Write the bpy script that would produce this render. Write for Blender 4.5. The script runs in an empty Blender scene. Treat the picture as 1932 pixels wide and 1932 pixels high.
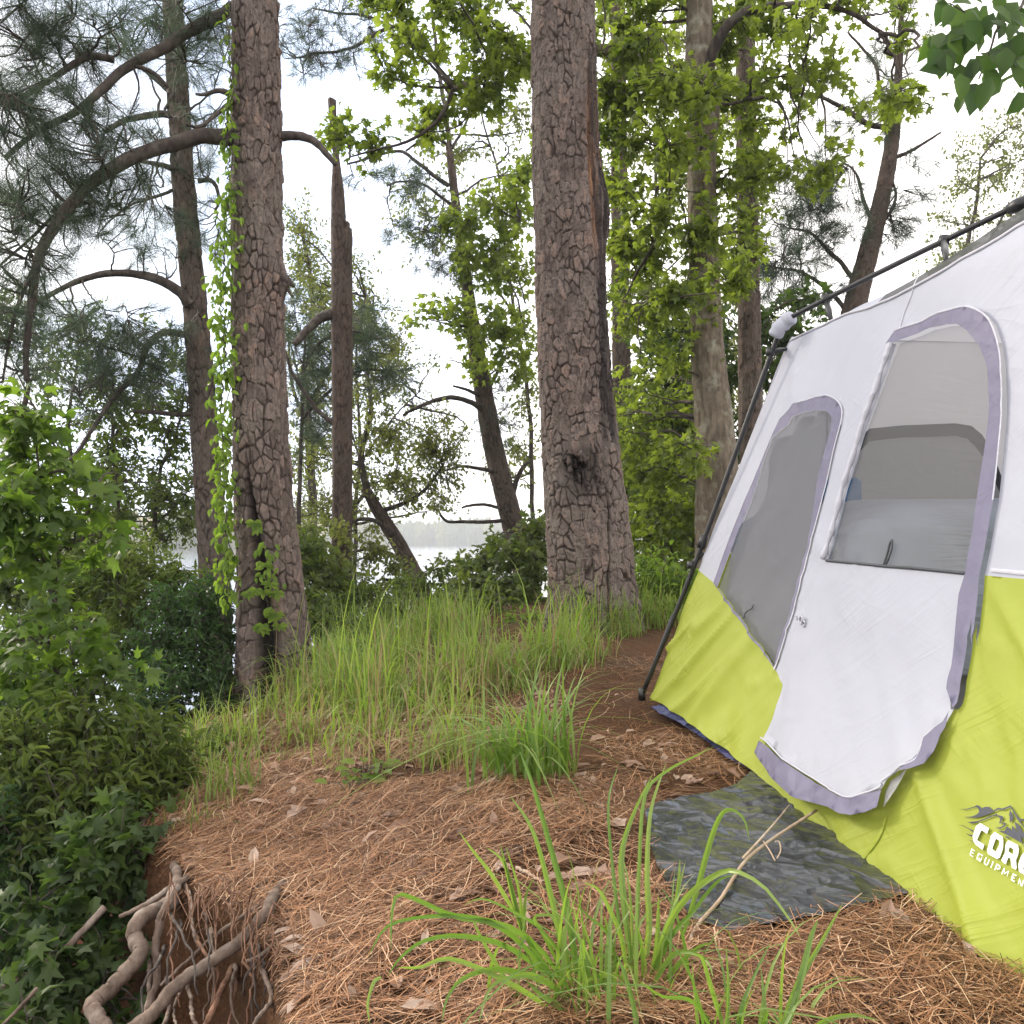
import bpy, math, random
import numpy as np
from mathutils import Vector, geometry

rng = np.random.default_rng(11)
random.seed(5)
scene = bpy.context.scene
COL = scene.collection

# ------------------------------------------------------------------ camera model
F, CX, HY, H = 1642.0, 966.0, 1022.0, 0.70      # pixels of a 1932 px frame; camera height above the camp floor
cam_d = bpy.data.cameras.new('camera'); cam = bpy.data.objects.new('camera', cam_d); COL.objects.link(cam)
cam.location = (0, 0, H); cam.rotation_euler = (math.radians(90), 0, 0)
cam_d.sensor_width = 36; cam_d.lens = 36 * F / 1932; cam_d.shift_y = (HY - 966) / 1932
cam_d.clip_start = 0.05; cam_d.clip_end = 5000
scene.camera = cam

def P(x, y, Y): return np.array([(x - CX) / F * Y, Y, H + (HY - y) / F * Y])
def W(pts): return np.array([P(*p) for p in pts])

# ------------------------------------------------------------------ noise helpers
def _h(ix, iy, iz, s=0):
    n = (ix.astype(np.int64) * 374761393 + iy.astype(np.int64) * 668265263 + iz.astype(np.int64) * 2147483647 + s * 974711) & 0xffffffff
    n = ((n ^ (n >> 13)) * 1274126177) & 0xffffffff
    n = ((n ^ (n >> 16)) * 2246822519) & 0xffffffff
    return ((n ^ (n >> 15)) & 0xffffff) / float(0xffffff)
def vn(x, y, z=0.0, s=0):
    x, y, z = np.broadcast_arrays(np.asarray(x, float), np.asarray(y, float), np.asarray(z, float))
    ix, iy, iz = np.floor(x), np.floor(y), np.floor(z)
    fx, fy, fz = x - ix, y - iy, z - iz
    fx, fy, fz = [t * t * (3 - 2 * t) for t in (fx, fy, fz)]
    r = 0
    for a in (0, 1):
        for b in (0, 1):
            for c in (0, 1):
                r = r + _h(ix + a, iy + b, iz + c, s) * (fx if a else 1 - fx) * (fy if b else 1 - fy) * (fz if c else 1 - fz)
    return r
def fbm(x, y, z=0.0, s=0, o=4):
    r, a, t = 0, 1.0, 0
    for i in range(o):
        r = r + a * vn(np.asarray(x) * 2 ** i, np.asarray(y) * 2 ** i, np.asarray(z) * 2 ** i, s + i); t += a; a *= .5
    return r / t
def sstep(a, b, x):
    t = np.clip((x - a) / (b - a), 0, 1); return t * t * (3 - 2 * t)
def voronoi(u, v, nu, s=0):
    iu, iv = np.floor(u), np.floor(v)
    f1 = np.full(u.shape, 9.); f2 = f1.copy(); pid = np.zeros(u.shape)
    for a in (-1, 0, 1):
        for b in (-1, 0, 1):
            cu, cv = iu + a, iv + b; k = np.mod(cu, nu)
            pu = cu + .5 + .85 * (_h(k, cv, k * 0, s) - .5); pv = cv + .5 + .85 * (_h(k, cv, k * 0, s + 1) - .5)
            d = np.hypot(u - pu, v - pv)
            new = d < f1
            f2 = np.where(new, f1, np.minimum(f2, d)); pid = np.where(new, _h(k, cv, k * 0, s + 2), pid); f1 = np.where(new, d, f1)
    return f1, f2, pid

# ------------------------------------------------------------------ mesh builder
class Geo:
    def __init__(s): s.V = []; s.F = []; s.n = 0; s.A = []
    def add(s, V, faces, **attr):
        V = np.asarray(V, float).reshape(-1, 3); s.V.append(V); s.A.append((len(V), attr))
        for f in (faces if isinstance(faces, list) else [faces]): s.F.append(np.atleast_2d(np.asarray(f, np.int64)) + s.n)
        s.n += len(V)
    def build(s, name, mat, parent=None, smooth=True):
        me = bpy.data.meshes.new(name); V = np.concatenate(s.V)
        me.vertices.add(len(V)); me.vertices.foreach_set('co', V.astype(np.float32).ravel())
        idx = np.concatenate([f.ravel() for f in s.F]).astype(np.int32)
        tot = np.concatenate([np.full(len(f), f.shape[1], np.int32) for f in s.F])
        st = np.concatenate([[0], np.cumsum(tot)[:-1]]).astype(np.int32)
        me.loops.add(len(idx)); me.loops.foreach_set('vertex_index', idx)
        me.polygons.add(len(tot)); me.polygons.foreach_set('loop_start', st); me.polygons.foreach_set('loop_total', tot)
        me.polygons.foreach_set('use_smooth', np.full(len(tot), smooth))
        for k in {k for _, a in s.A for k in a}:
            at = me.attributes.new(k, 'FLOAT', 'POINT')
            at.data.foreach_set('value', np.concatenate([np.broadcast_to(np.asarray(a.get(k, 0.0), float).ravel() if np.ndim(a.get(k, 0.0)) else a.get(k, 0.0), (n,)) for n, a in s.A]).astype(np.float32))
        me.update(); me.validate()
        return link(name, me, mat, parent)
def link(name, data, mat=None, parent=None):
    o = bpy.data.objects.new(name, data); COL.objects.link(o)
    if mat: data.materials.append(mat)
    if parent: o.parent = parent; o.matrix_parent_inverse = parent.matrix_basis.inverted()
    return o
def thing(name, label, cat, loc, group=None):
    o = bpy.data.objects.new(name, None); COL.objects.link(o); o.location = Vector(loc); o.empty_display_size = .1
    return tag(o, label, cat, group)
def tag(o, label=None, cat=None, group=None, kind=None):
    for k, v in (('label', label), ('category', cat), ('group', group), ('kind', kind)):
        if v: o[k] = v
    return o

# ------------------------------------------------------------------ materials
class NT:
    def __init__(s, name):
        s.m = bpy.data.materials.new(name); s.m.use_nodes = True; s.t = s.m.node_tree; s.t.nodes.clear()
        s.out = s.n('ShaderNodeOutputMaterial')
    def n(s, t, **kw):
        nd = s.t.nodes.new(t)
        for k, v in kw.items():
            if hasattr(nd, k) and k not in nd.inputs.keys(): setattr(nd, k, v)
            else: s.put(nd, k, v)
        return nd
    def put(s, nd, k, v):
        i = nd.inputs[k]
        if isinstance(v, bpy.types.NodeSocket): s.t.links.new(v, i)
        else: i.default_value = v if not isinstance(v, tuple) or len(v) == 4 or i.type == 'VECTOR' else (*v, 1)
    def attr(s, k): return s.n('ShaderNodeAttribute', attribute_name=k).outputs['Fac']
    def mix(s, f, a, b, blend='MIX'):
        nd = s.n('ShaderNodeMix', data_type='RGBA', blend_type=blend)
        for i, v in ((0, f), (6, a), (7, b)):
            if isinstance(v, bpy.types.NodeSocket): s.t.links.new(v, nd.inputs[i])
            else: nd.inputs[i].default_value = v if not isinstance(v, tuple) else (*v[:3], 1)
        return nd.outputs[2]
    def math(s, op, a, b=0.0, clamp=False):
        nd = s.n('ShaderNodeMath', operation=op, use_clamp=clamp)
        for i, v in ((0, a), (1, b)):
            if isinstance(v, bpy.types.NodeSocket): s.t.links.new(v, nd.inputs[i])
            else: nd.inputs[i].default_value = v
        return nd.outputs[0]
    def noise(s, scale, detail=4, vec=None, rough=.55, dist=0.0):
        nd = s.n('ShaderNodeTexNoise'); nd.inputs['Scale'].default_value = scale; nd.inputs['Detail'].default_value = detail
        nd.inputs['Roughness'].default_value = rough; nd.inputs['Distortion'].default_value = dist
        if vec is not None: s.t.links.new(vec, nd.inputs['Vector'])
        return nd.outputs['Fac']
    def pos(s, scale=(1, 1, 1), rot=(0, 0, 0)):
        tc = s.n('ShaderNodeNewGeometry'); mp = s.n('ShaderNodeMapping')
        mp.inputs['Scale'].default_value = scale; mp.inputs['Rotation'].default_value = rot
        s.t.links.new(tc.outputs['Position'], mp.inputs['Vector']); return mp.outputs['Vector']
    def ramp(s, f, stops):
        r = s.n('ShaderNodeValToRGB'); e = r.color_ramp.elements
        while len(e) < len(stops): e.new(.5)
        for q, (p, c) in zip(e, stops): q.position = p; q.color = (*c, 1) if len(c) == 3 else c
        s.t.links.new(f, r.inputs['Fac']); return r.outputs['Color']
    def bump(s, h, strength=.3, dist=.01):
        b = s.n('ShaderNodeBump'); b.inputs['Strength'].default_value = strength; b.inputs['Distance'].default_value = dist
        s.t.links.new(h, b.inputs['Height']); return b.outputs['Normal']
    def bsdf(s, color, rough=.7, normal=None, spec=.3, **kw):
        b = s.n('ShaderNodeBsdfPrincipled'); s.put(b, 'Base Color', color); s.put(b, 'Roughness', rough); s.put(b, 'Specular IOR Level', spec)
        for k, v in kw.items(): s.put(b, k, v)
        if normal is not None: s.put(b, 'Normal', normal)
        return b.outputs[0]
    def transl(s, color, normal=None):
        b = s.n('ShaderNodeBsdfTranslucent'); s.put(b, 'Color', color)
        if normal is not None: s.put(b, 'Normal', normal)
        return b.outputs[0]
    def mixs(s, f, a, b):
        nd = s.n('ShaderNodeMixShader')
        for i, v in ((0, f), (1, a), (2, b)):
            if isinstance(v, bpy.types.NodeSocket): s.t.links.new(v, nd.inputs[i])
            else: nd.inputs[i].default_value = v
        return nd.outputs[0]
    def done(s, sh):
        s.t.links.new(sh, s.out.inputs['Surface']); return s.m

def leaf_mat(name, c1, c2, tr, ft=.45, rough=.5, spec=.3):
    t = NT(name); r = t.attr('rnd')
    n = t.noise(1.7, 2, t.pos())
    f = t.math('ADD', t.math('MULTIPLY', r, .75), t.math('MULTIPLY', t.math('SUBTRACT', n, .38), .8), clamp=True)
    c = t.mix(f, c1, c2)
    tc = t.mix(1.0, c, tr, 'MULTIPLY')
    return t.done(t.mixs(ft, t.bsdf(c, rough, spec=spec), t.transl(tc)))
M = {}
M['gum'] = leaf_mat('sweetgum leaf', (.048, .076, .016), (.150, .190, .036), (2.6, 2.6, 1.3), .56)
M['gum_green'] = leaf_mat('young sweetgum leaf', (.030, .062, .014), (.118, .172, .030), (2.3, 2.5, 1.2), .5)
M['gum_dark'] = leaf_mat('shaded sweetgum leaf', (.022, .044, .016), (.072, .108, .025), (1.9, 2.1, 1.2), .42)  # darker copy of the sweetgum leaf, undergrowth shade put into its colour
M['vine'] = leaf_mat('creeper leaf', (.075, .125, .02), (.165, .225, .035), (2.0, 2.3, 1.0), .45)
M['olive'] = leaf_mat('small shrub leaf', (.036, .060, .016), (.120, .155, .033), (1.9, 2.0, 1.2), .42)
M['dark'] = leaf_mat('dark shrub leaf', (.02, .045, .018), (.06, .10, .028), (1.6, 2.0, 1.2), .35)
M['fargreen'] = leaf_mat('lakeside tree leaf', (.07, .09, .03), (.17, .18, .05), (1.9, 2.0, 1.2), .45)
M['hickory'] = leaf_mat('hickory leaf', (.028, .056, .018), (.068, .108, .026), (1.9, 2.2, 1.2), .42, .5)
M['needle'] = leaf_mat('pine needle', (.026, .050, .036), (.085, .115, .066), (1.4, 1.5, 1.2), .32)
M['grass'] = leaf_mat('grass blade', (.08, .14, .026), (.255, .32, .08), (1.8, 2.0, .9), .4, .45)
M['blade'] = leaf_mat('broad grass blade', (.095, .175, .036), (.25, .33, .085), (1.8, 2.0, .8), .4, .4, .4)
M['drygrass'] = leaf_mat('dry grass blade', (.22, .15, .08), (.36, .26, .15), (1.2, 1.1, 1.0), .25)

def straw_mat():
    t = NT('pine straw'); c = t.ramp(t.attr('rnd'), [(0, (.04, .020, .011)), (.36, (.165, .076, .036)), (.70, (.38, .19, .092)), (1, (.58, .40, .255))])
    return t.done(t.bsdf(c, .6))
M['straw'] = straw_mat()
def dleaf_mat():
    t = NT('dead leaf'); c = t.ramp(t.attr('rnd'), [(0, (.15, .08, .05)), (.5, (.30, .19, .135)), (1, (.48, .37, .30))])
    return t.done(t.mixs(.2, t.bsdf(c, .6), t.transl(c)))
M['deadleaf'] = dleaf_mat()

def bark_mat(name, lo, hi, pink, crackc, greyc):
    t = NT(name); pl, ck = t.attr('plate'), t.attr('crack')
    c = t.mix(pl, lo, hi)
    c = t.mix(t.math('MULTIPLY', t.math('GREATER_THAN', pl, .78), .5), c, pink)
    n = t.noise(2.2, 3, t.pos()); c = t.mix(t.math('MULTIPLY', t.math('SUBTRACT', n, .42, True), 2.2, True), c, greyc)
    n2 = t.noise(70, 4, t.pos((1, 1, .4)), .65); c = t.mix(.55, c, t.ramp(n2, [(.25, (.35, .35, .35)), (.75, (1.45, 1.42, 1.4))]), 'MULTIPLY')
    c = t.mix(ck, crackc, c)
    wd = t.attr('wood'); nw = t.noise(30, 4, t.pos((1, 1, .12))); c = t.mix(t.math('MULTIPLY', wd, .8), c, t.ramp(nw, [(.35, (.05, .025, .014)), (.7, (.36, .18, .085))]))
    c = t.mix(t.attr('char_shade'), c, (.022, .018, .018))  # near black for charring, and for shade painted inside trunk hollows
    return t.done(t.bsdf(c, .85, t.bump(n2, .6, .012), spec=.15))
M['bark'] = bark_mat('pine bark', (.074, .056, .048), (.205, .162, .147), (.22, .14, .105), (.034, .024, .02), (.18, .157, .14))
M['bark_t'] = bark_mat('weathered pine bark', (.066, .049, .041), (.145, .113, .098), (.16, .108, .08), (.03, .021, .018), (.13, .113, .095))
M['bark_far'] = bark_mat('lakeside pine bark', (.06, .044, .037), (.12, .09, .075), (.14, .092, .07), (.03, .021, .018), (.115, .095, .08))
def smooth_bark(name, a, b, li):
    t = NT(name); v = t.pos((1, 1, .3)); n = t.noise(26, 5, v); c = t.ramp(n, [(.3, a), (.7, b)]); n = t.math('ADD', n, t.math('MULTIPLY', t.noise(120, 4, v), .5))
    n3 = t.noise(9, 4, t.pos()); c = t.mix(t.math('MULTIPLY', t.math('SUBTRACT', n3, .52, True), 5, True), c, li)
    return t.done(t.bsdf(c, .85, t.bump(n, .7, .012), spec=.15))
M['hardwood'] = smooth_bark('grey hardwood bark', (.075, .06, .045), (.20, .165, .125), (.27, .265, .21))
M['branch'] = smooth_bark('branch bark', (.035, .028, .026), (.095, .077, .068), (.13, .12, .10))
M['root'] = smooth_bark('root bark', (.075, .052, .04), (.20, .15, .12), (.28, .235, .20))
M['rootred'] = smooth_bark('red root bark', (.09, .045, .028), (.21, .115, .075), (.25, .17, .12))
M['stick'] = smooth_bark('dry stick', (.30, .21, .14), (.52, .40, .30), (.55, .47, .38))

def ground_mat():
    t = NT('forest floor'); p = t.pos()
    n1 = t.noise(1.3, 4, p); n2 = t.noise(16, 5, p, .7); n3 = t.noise(110, 5, p, .75, .6)
    a = t.ramp(n3, [(.30, (.022, .012, .007)), (.55, (.10, .050, .025)), (.78, (.26, .14, .072))])
    b = t.ramp(n3, [(.3, (.03, .021, .015)), (.7, (.13, .088, .06))])
    f = t.math('MULTIPLY', t.math('SUBTRACT', t.math('ADD', t.math('MULTIPLY', n1, .6), t.math('MULTIPLY', n2, .4)), .49, True), 7, True)
    c = t.mix(f, a, b)
    c = t.mix(t.attr('clay'), c, t.ramp(n2, [(.3, (.04, .014, .008)), (.7, (.14, .054, .03))]))
    c = t.mix(t.attr('wild'), c, t.ramp(n2, [(.3, (.015, .017, .008)), (.7, (.05, .045, .02))]))
    return t.done(t.bsdf(c, .95, t.bump(n3, .8, .02), spec=.1))
M['ground'] = ground_mat()

def fabric(name, col, tr, ft=.3, rough=.55, scale=9, bs=.25, spec=.35, var=.06, crease=1.0):
    t = NT(name); n = t.noise(scale, 2, t.pos((1, 1, 1)), .4, .6); w = t.noise(420, 2, t.pos())
    c = t.mix(t.math('MULTIPLY', n, 1.0), tuple(x * (1 - var) for x in col), tuple(min(1, x * (1 + var)) for x in col))
    gp = t.n('ShaderNodeNewGeometry').outputs['Position']; hs = n
    for (hv, lv, fh, fl, am) in (((0, .6, .8), (0, -.8, .6), 34, 4, .5), ((0, -.35, .94), (0, .94, .35), 26, 5, .35)):
        dh = t.n('ShaderNodeVectorMath', operation='DOT_PRODUCT'); t.t.links.new(gp, dh.inputs[0]); dh.inputs[1].default_value = [q * fh for q in hv]
        dl = t.n('ShaderNodeVectorMath', operation='DOT_PRODUCT'); t.t.links.new(gp, dl.inputs[0]); dl.inputs[1].default_value = [q * fl for q in lv]
        cb = t.n('ShaderNodeCombineXYZ'); t.t.links.new(dh.outputs['Value'], cb.inputs[0]); t.t.links.new(dl.outputs['Value'], cb.inputs[1])
        rn = t.noise(.55, 3, cb.outputs[0], .5, .6); rdg = t.math('POWER', t.math('SUBTRACT', 1.0, t.math('ABSOLUTE', t.math('MULTIPLY', t.math('SUBTRACT', rn, .5), 5.0)), True), 2.0)
        msk = t.math('MULTIPLY', t.math('SUBTRACT', t.noise(3.2, 2, t.pos()), .46, True), 5.0, True)
        hs = t.math('ADD', hs, t.math('MULTIPLY', t.math('MULTIPLY', rdg, msk), am * crease))
    nb = t.bump(t.math('ADD', hs, t.math('MULTIPLY', w, .04)), bs, .03)
    return t.done(t.mixs(ft, t.bsdf(c, rough, nb, spec), t.transl(tr, nb)))
M['white'] = fabric('white tent fabric', (.545, .56, .65), (.56, .555, .59), .36, scale=5, bs=.32, var=.02, crease=.32)
M['lime'] = fabric('lime tent fabric', (.375, .43, .055), (.37, .43, .05), .28, scale=5, bs=.24, var=.02)
M['purple'] = fabric('slate purple trim', (.165, .155, .235), (.13, .12, .18), .12, bs=.3, scale=14, crease=.15)
M['darktrim'] = fabric('dark grey trim', (.07, .075, .085), (.05, .05, .055), .1)
M['greyfab'] = fabric('grey flap fabric', (.44, .44, .455), (.44, .44, .44), .38, bs=.3)
M['bedding'] = fabric('blue grey bedding', (.40, .45, .52), (.3, .35, .4), .1, bs=.5, scale=5, var=.25)
M['bluefab'] = fabric('bright blue bag', (.02, .16, .36), (.02, .1, .2), .1)
M['piping'] = fabric('white seam tape', (.56, .56, .63), (.5, .5, .53), .2)
def mesh_mat(name, col, tf):
    t = NT(name); w = t.noise(300, 1, t.pos())
    tr = t.n('ShaderNodeBsdfTransparent'); tr.inputs[0].default_value = (.93, .93, .95, 1)
    return t.done(t.mixs(tf, t.mixs(.35, t.bsdf(col, .7, spec=.2), t.transl(col)), tr.outputs[0]))
M['netting'] = mesh_mat('grey netting', (.34, .33, .33), .66)
M['netting_close'] = mesh_mat('fine grey netting', (.225, .23, .25), .42)
M['roofnet'] = mesh_mat('dark roof netting', (.10, .105, .10), .28)
def plain(name, col, rough=.5, metal=0.0, spec=.5):
    t = NT(name); n = t.noise(60, 3, t.pos())
    c = t.mix(n, tuple(x * .8 for x in col), tuple(x * 1.2 for x in col))
    return t.done(t.bsdf(c, rough, spec=spec, Metallic=metal))
M['pole'] = plain('black steel pole', (.018, .018, .02), .4)
M['inkdark'] = plain('dark print', (.035, .04, .06), .6)
M['inkwhite'] = plain('white print', (.82, .84, .92), .6)
def tarp(name, a, b, rough, scale=7):
    t = NT(name); v = t.pos((1, 1, .3), (0, 0, .6)); n = t.noise(scale * .8, 3, v, .55, 1.0); c = t.ramp(n, [(.36, a), (.64, b)])
    dn = t.n('ShaderNodeTexNoise'); t.t.links.new(v, dn.inputs['Vector']); dn.inputs['Scale'].default_value = 6
    va = t.n('ShaderNodeVectorMath', operation='SCALE'); t.t.links.new(dn.outputs['Color'], va.inputs[0]); va.inputs['Scale'].default_value = .12
    vb = t.n('ShaderNodeVectorMath', operation='ADD'); t.t.links.new(v, vb.inputs[0]); t.t.links.new(va.outputs[0], vb.inputs[1]); hs = []
    for sc in (11, 27):
        vo = t.n('ShaderNodeTexVoronoi', feature='F1'); vo.inputs['Scale'].default_value = sc; t.t.links.new(vb.outputs[0], vo.inputs['Vector']); hs.append(vo.outputs['Distance'])
    h = t.math('ADD', hs[0], t.math('MULTIPLY', hs[1], .35))
    return t.done(t.bsdf(c, rough, t.bump(h, .9, .03), .8))
M['mat'] = tarp('grey plastic mat', (.028, .033, .036), (.058, .060, .066), .24)
M['bluetarp'] = tarp('navy tarp', (.015, .018, .08), (.05, .055, .19), .4)
def water_mat():
    t = NT('lake water'); n = t.noise(3.0, 4, t.pos((1, .45, 1))); n2 = t.noise(.35, 3, t.pos((1, .3, 1)))
    return t.done(t.bsdf((.10, .12, .12), .12, t.bump(t.math('ADD', n, n2), .25, .12), .7))
M['water'] = water_mat()
def far_mat():
    t = NT('far wood'); c = t.ramp(t.attr('rnd'), [(0, (.05, .075, .03)), (.6, (.11, .125, .035)), (1, (.33, .27, .07))])  # yellow end of the ramp paints sunlit crowns into the colour
    n = t.noise(.6, 4, t.pos()); c = t.mix(.6, c, t.ramp(n, [(.3, (.5, .5, .5)), (.7, (1.4, 1.4, 1.3))]), 'MULTIPLY')
    return t.done(t.bsdf(c, .9, spec=.1))
M['far'] = far_mat()

# ------------------------------------------------------------------ terrain
EY = np.array([-60, 0, 1.0, 1.5, 1.8, 2.0, 2.15, 2.5, 3.0, 4.0, 5.5, 7.0, 8.0, 9.5, 11, 14, 20, 40, 120])
EX = np.array([-.5, -.3, -.33, -.38, -.49, -.60, -.76, -1.02, -1.22, -1.5, -1.85, -1.8, -.6, 1.2, 2.6, 6, 11, 26, 90])
def ground_fn(x, y):
    x = np.asarray(x, float); y = np.asarray(y, float)
    z = .045 + np.clip(y - 3.5, -2.6, 3) * .033 - .19 * np.maximum(0, -x) - .05 * np.maximum(0, .3 - x) * sstep(3, 1.2, y)
    z = z + .05 * (fbm(x * 1.6, y * 1.6, 0, 3) - .5) + .03 * (fbm(x * 6, y * 6, 0, 7, 3) - .5)
    d = np.interp(y, EY, EX) - x + .35 * (fbm(x * .0 + 2.2 * y, y * 2.2, 0, 9) - .5) * np.clip((y - 1.5) / 4, .08, 1)
    wd = np.interp(y, [0, 2.5, 3.6, 6, 9], [.16, .24, .9, 1.5, 2.6])
    dep = np.interp(y, [0, 3, 5], [1.15, 1.3, 1.7])
    z = z - dep * sstep(0, 1, d / wd) - np.clip(d - wd, 0, 8) * .32
    z = np.maximum(z, -4.0)
    far = np.hypot(x, y); z = np.where((y > 560), np.maximum(z, -4 + sstep(590, 640, y) * 5 + sstep(640, 1500, y) * 14), z)
    return z
def ground_hit(x, y):
    dx, dz = (x - CX) / F, (HY - y) / F
    Y = np.arange(.7, 12, .01); g = ground_fn(dx * Y, Y); zz = H + dz * Y
    k = np.argmax(zz < g)
    return np.array([dx * Y[k], Y[k], g[k]])
def axis(a, b, st, outer):
    c = list(np.arange(a, b, st)); s, v = st, b
    while v < outer: c.append(v); s *= 1.22; v += s
    s, v = st * 1.22, a - st * 1.22; lo = []
    while v > -outer: lo.append(v); s *= 1.22; v -= s
    return np.array(lo[::-1] + c)
gx, gy = axis(-2.4, 2.6, .026, 1900), axis(.7, 7, .03, 1900)
X, Yg = np.meshgrid(gx[np.abs(gx) < 840], gy[np.abs(gy) < 840])
Z = ground_fn(X, Yg)
dd = np.interp(Yg, EY, EX) - X
Z = Z + .05 * (fbm(X * 9, Yg * 9, Z * 9, 21, 3) - .5) * np.exp(-((dd - .3) / .35) ** 2)
clay = np.exp(-((dd - .28) / .22) ** 2) * (Yg < 3.4) * sstep(.0, .12, dd)
wild = sstep(.45, .9, dd) + sstep(7.5, 9, Yg) + sstep(3, 5, X) * sstep(4, 6, Yg)
ny, nx = X.shape; I = np.arange(nx * ny).reshape(ny, nx)
g = Geo(); g.add(np.stack([X, Yg, Z], -1), np.stack([I[:-1, :-1], I[:-1, 1:], I[1:, 1:], I[1:, :-1]], -1).reshape(-1, 4), clay=clay.ravel(), wild=np.clip(wild, 0, 1).ravel())
tag(g.build('ground', M['ground']), kind='structure')
g = Geo(); q = 860.0; g.add([(-q, -q, -2.3), (q, -q, -2.3), (q, q, -2.3), (-q, q, -2.3)], [[0, 1, 2, 3]])
tag(g.build('lake_water', M['water']), kind='structure')

# ------------------------------------------------------------------ generic builders
def catmull(p, n):
    p = np.asarray(p, float)
    if len(p) < 3: t = np.linspace(0, 1, n)[:, None]; return p[0] * (1 - t) + p[-1] * t
    q = np.vstack([2 * p[0] - p[1], p, 2 * p[-1] - p[-2]]); m = len(p) - 1
    T = np.linspace(0, m - 1e-6, n); i = T.astype(int); t = (T - i)[:, None]
    a, b, c, d = q[i], q[i + 1], q[i + 2], q[i + 3]
    return .5 * (2 * b + (c - a) * t + (2 * a - 5 * b + 4 * c - d) * t ** 2 + (3 * b - a - 3 * c + d) * t ** 3)
def tube(g, pts, rad, seg=6, rnd=0.0, cap=True, lump=0.0):
    pts = np.asarray(pts, float); n = len(pts); rad = np.broadcast_to(np.asarray(rad, float), (n,))
    t = np.gradient(pts, axis=0); t /= np.linalg.norm(t, axis=1)[:, None] + 1e-9
    ref = np.array([0, 0, 1.]) if abs(t[:, 2].mean()) < .8 else np.array([1., 0, 0])
    a = np.cross(t, ref); a /= np.linalg.norm(a, axis=1)[:, None] + 1e-9; b = np.cross(t, a)
    th = np.linspace(0, 2 * np.pi, seg, endpoint=False)
    r = rad[:, None] * np.ones(seg)
    if lump: r = r * (1 + lump * (fbm(np.arange(n)[:, None] * .5 + 7 * rnd, np.cos(th) * 1.3 + 5, np.sin(th) * 1.3 + 5 + 0 * r, 31, 3) - .5) * 2)
    V = pts[:, None] + r[..., None] * (np.cos(th)[None, :, None] * a[:, None] + np.sin(th)[None, :, None] * b[:, None])
    I = np.arange(n * seg).reshape(n, seg); J = np.roll(I, -1, 1)
    f = [np.stack([I[:-1], J[:-1], J[1:], I[1:]], -1).reshape(-1, 4)]
    if cap: f += [I[0][None, ::-1], I[-1][None]]
    g.add(V, f, rnd=rnd)
def oriented(g, pos, d, nrm, size, tv, tf, rnd):
    """many copies of a leaf template merged into the one mesh of their plant"""
    d = d / (np.linalg.norm(d, axis=1)[:, None] + 1e-9)
    y = np.cross(nrm, d); y /= np.linalg.norm(y, axis=1)[:, None] + 1e-9; z = np.cross(d, y)
    V = pos[:, None] + size[:, None, None] * (tv[None, :, 0:1] * d[:, None] + tv[None, :, 1:2] * y[:, None] + tv[None, :, 2:3] * z[:, None])
    m = len(tv); N = len(pos)
    f = [(np.asarray(t)[None] + (np.arange(N) * m)[:, None, None]).reshape(-1, len(t[0])) for t in tf]
    g.add(V, f, rnd=np.repeat(rnd, m))
def star_leaf():
    ang = []; 
    for k, a in enumerate((-125, -62, 0, 62, 125)):
        L = (.62, .92, 1.0, .92, .62)[k]; ang.append((a, L))
        if k < 4: ang.append((a + 31, .40))
    v = [(0, 0, 0.03)] + [(-.12 if False else .0, 0, 0)] * 0
    cx = .38
    out = [(cx + .62 * L * math.cos(math.radians(a)), .62 * L * math.sin(math.radians(a)), -.10 * abs(math.sin(math.radians(a))) * L - (.10 if L > .9 else 0)) for a, L in ang]
    out.append((0.02, .03, 0)); out.insert(0, (0.02, -.03, 0))
    v = [(cx, 0, .05)] + out
    n = len(out)
    return np.array(v), [[[0, i, i + 1] for i in range(1, n)] + [[0, n, 1]]]
def oval_leaf(w=.36, fold=.12):
    v = np.array([(0, 0, 0), (.3, w * .5, fold), (.68, w * .42, fold * .8), (1, 0, -.12), (.68, -w * .42, fold * .8), (.3, -w * .5, fold), (.5, 0, 0)])
    return v, [[[0, 6, 1], [1, 6, 2], [2, 6, 3], [3, 6, 4], [4, 6, 5], [5, 6, 0]]]
STAR, OVAL, NARROW, ROUND = star_leaf(), oval_leaf(.5), oval_leaf(.28), oval_leaf(.62, .1)
def rand_dir(n):
    v = rng.normal(size=(n, 3)); return v / np.linalg.norm(v, axis=1)[:, None]
SPREAD = 1.3
def field(poly, Y, step, r, n, dj=.5):
    p = np.array(poly, float); x0, y0 = p.min(0); x1, y1 = p.max(0); out = []
    for y in np.arange(y0, y1 + step, step):
        for x in np.arange(x0, x1 + step, step):
            q = np.array([x, y]) + rng.uniform(-.5, .5, 2) * step
            if pip(q[None], poly)[0]: out.append((q[0], q[1], Y + rng.normal() * dj, r * rng.uniform(.8, 1.3), r * rng.uniform(.6, 1.0), r / F * Y * 1.2, max(3, int(n * rng.uniform(.5, 1.5)))))
    return out
def blob_points(blobs, gap=0.42, s=0):
    out = []
    for (px, py, Y, rx, ry, rz, n) in blobs:
        c = P(px, py, Y); r = np.array([rx / F * Y, rz, ry / F * Y]); got = 0; tries = 0
        acc = []
        while got < n and tries < 40:
            q = rand_dir(n) * (rng.random((n, 1)) ** .5) * SPREAD; w = c + q * r
            fr = 3.0 / max(r[0], .25)
            keep = fbm(w[:, 0] * fr, w[:, 1] * fr, w[:, 2] * fr, 40 + s, 2) > gap
            acc.append(w[keep]); got += keep.sum(); tries += 1
        out.append(np.concatenate(acc)[:n])
    return np.concatenate(out)
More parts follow.
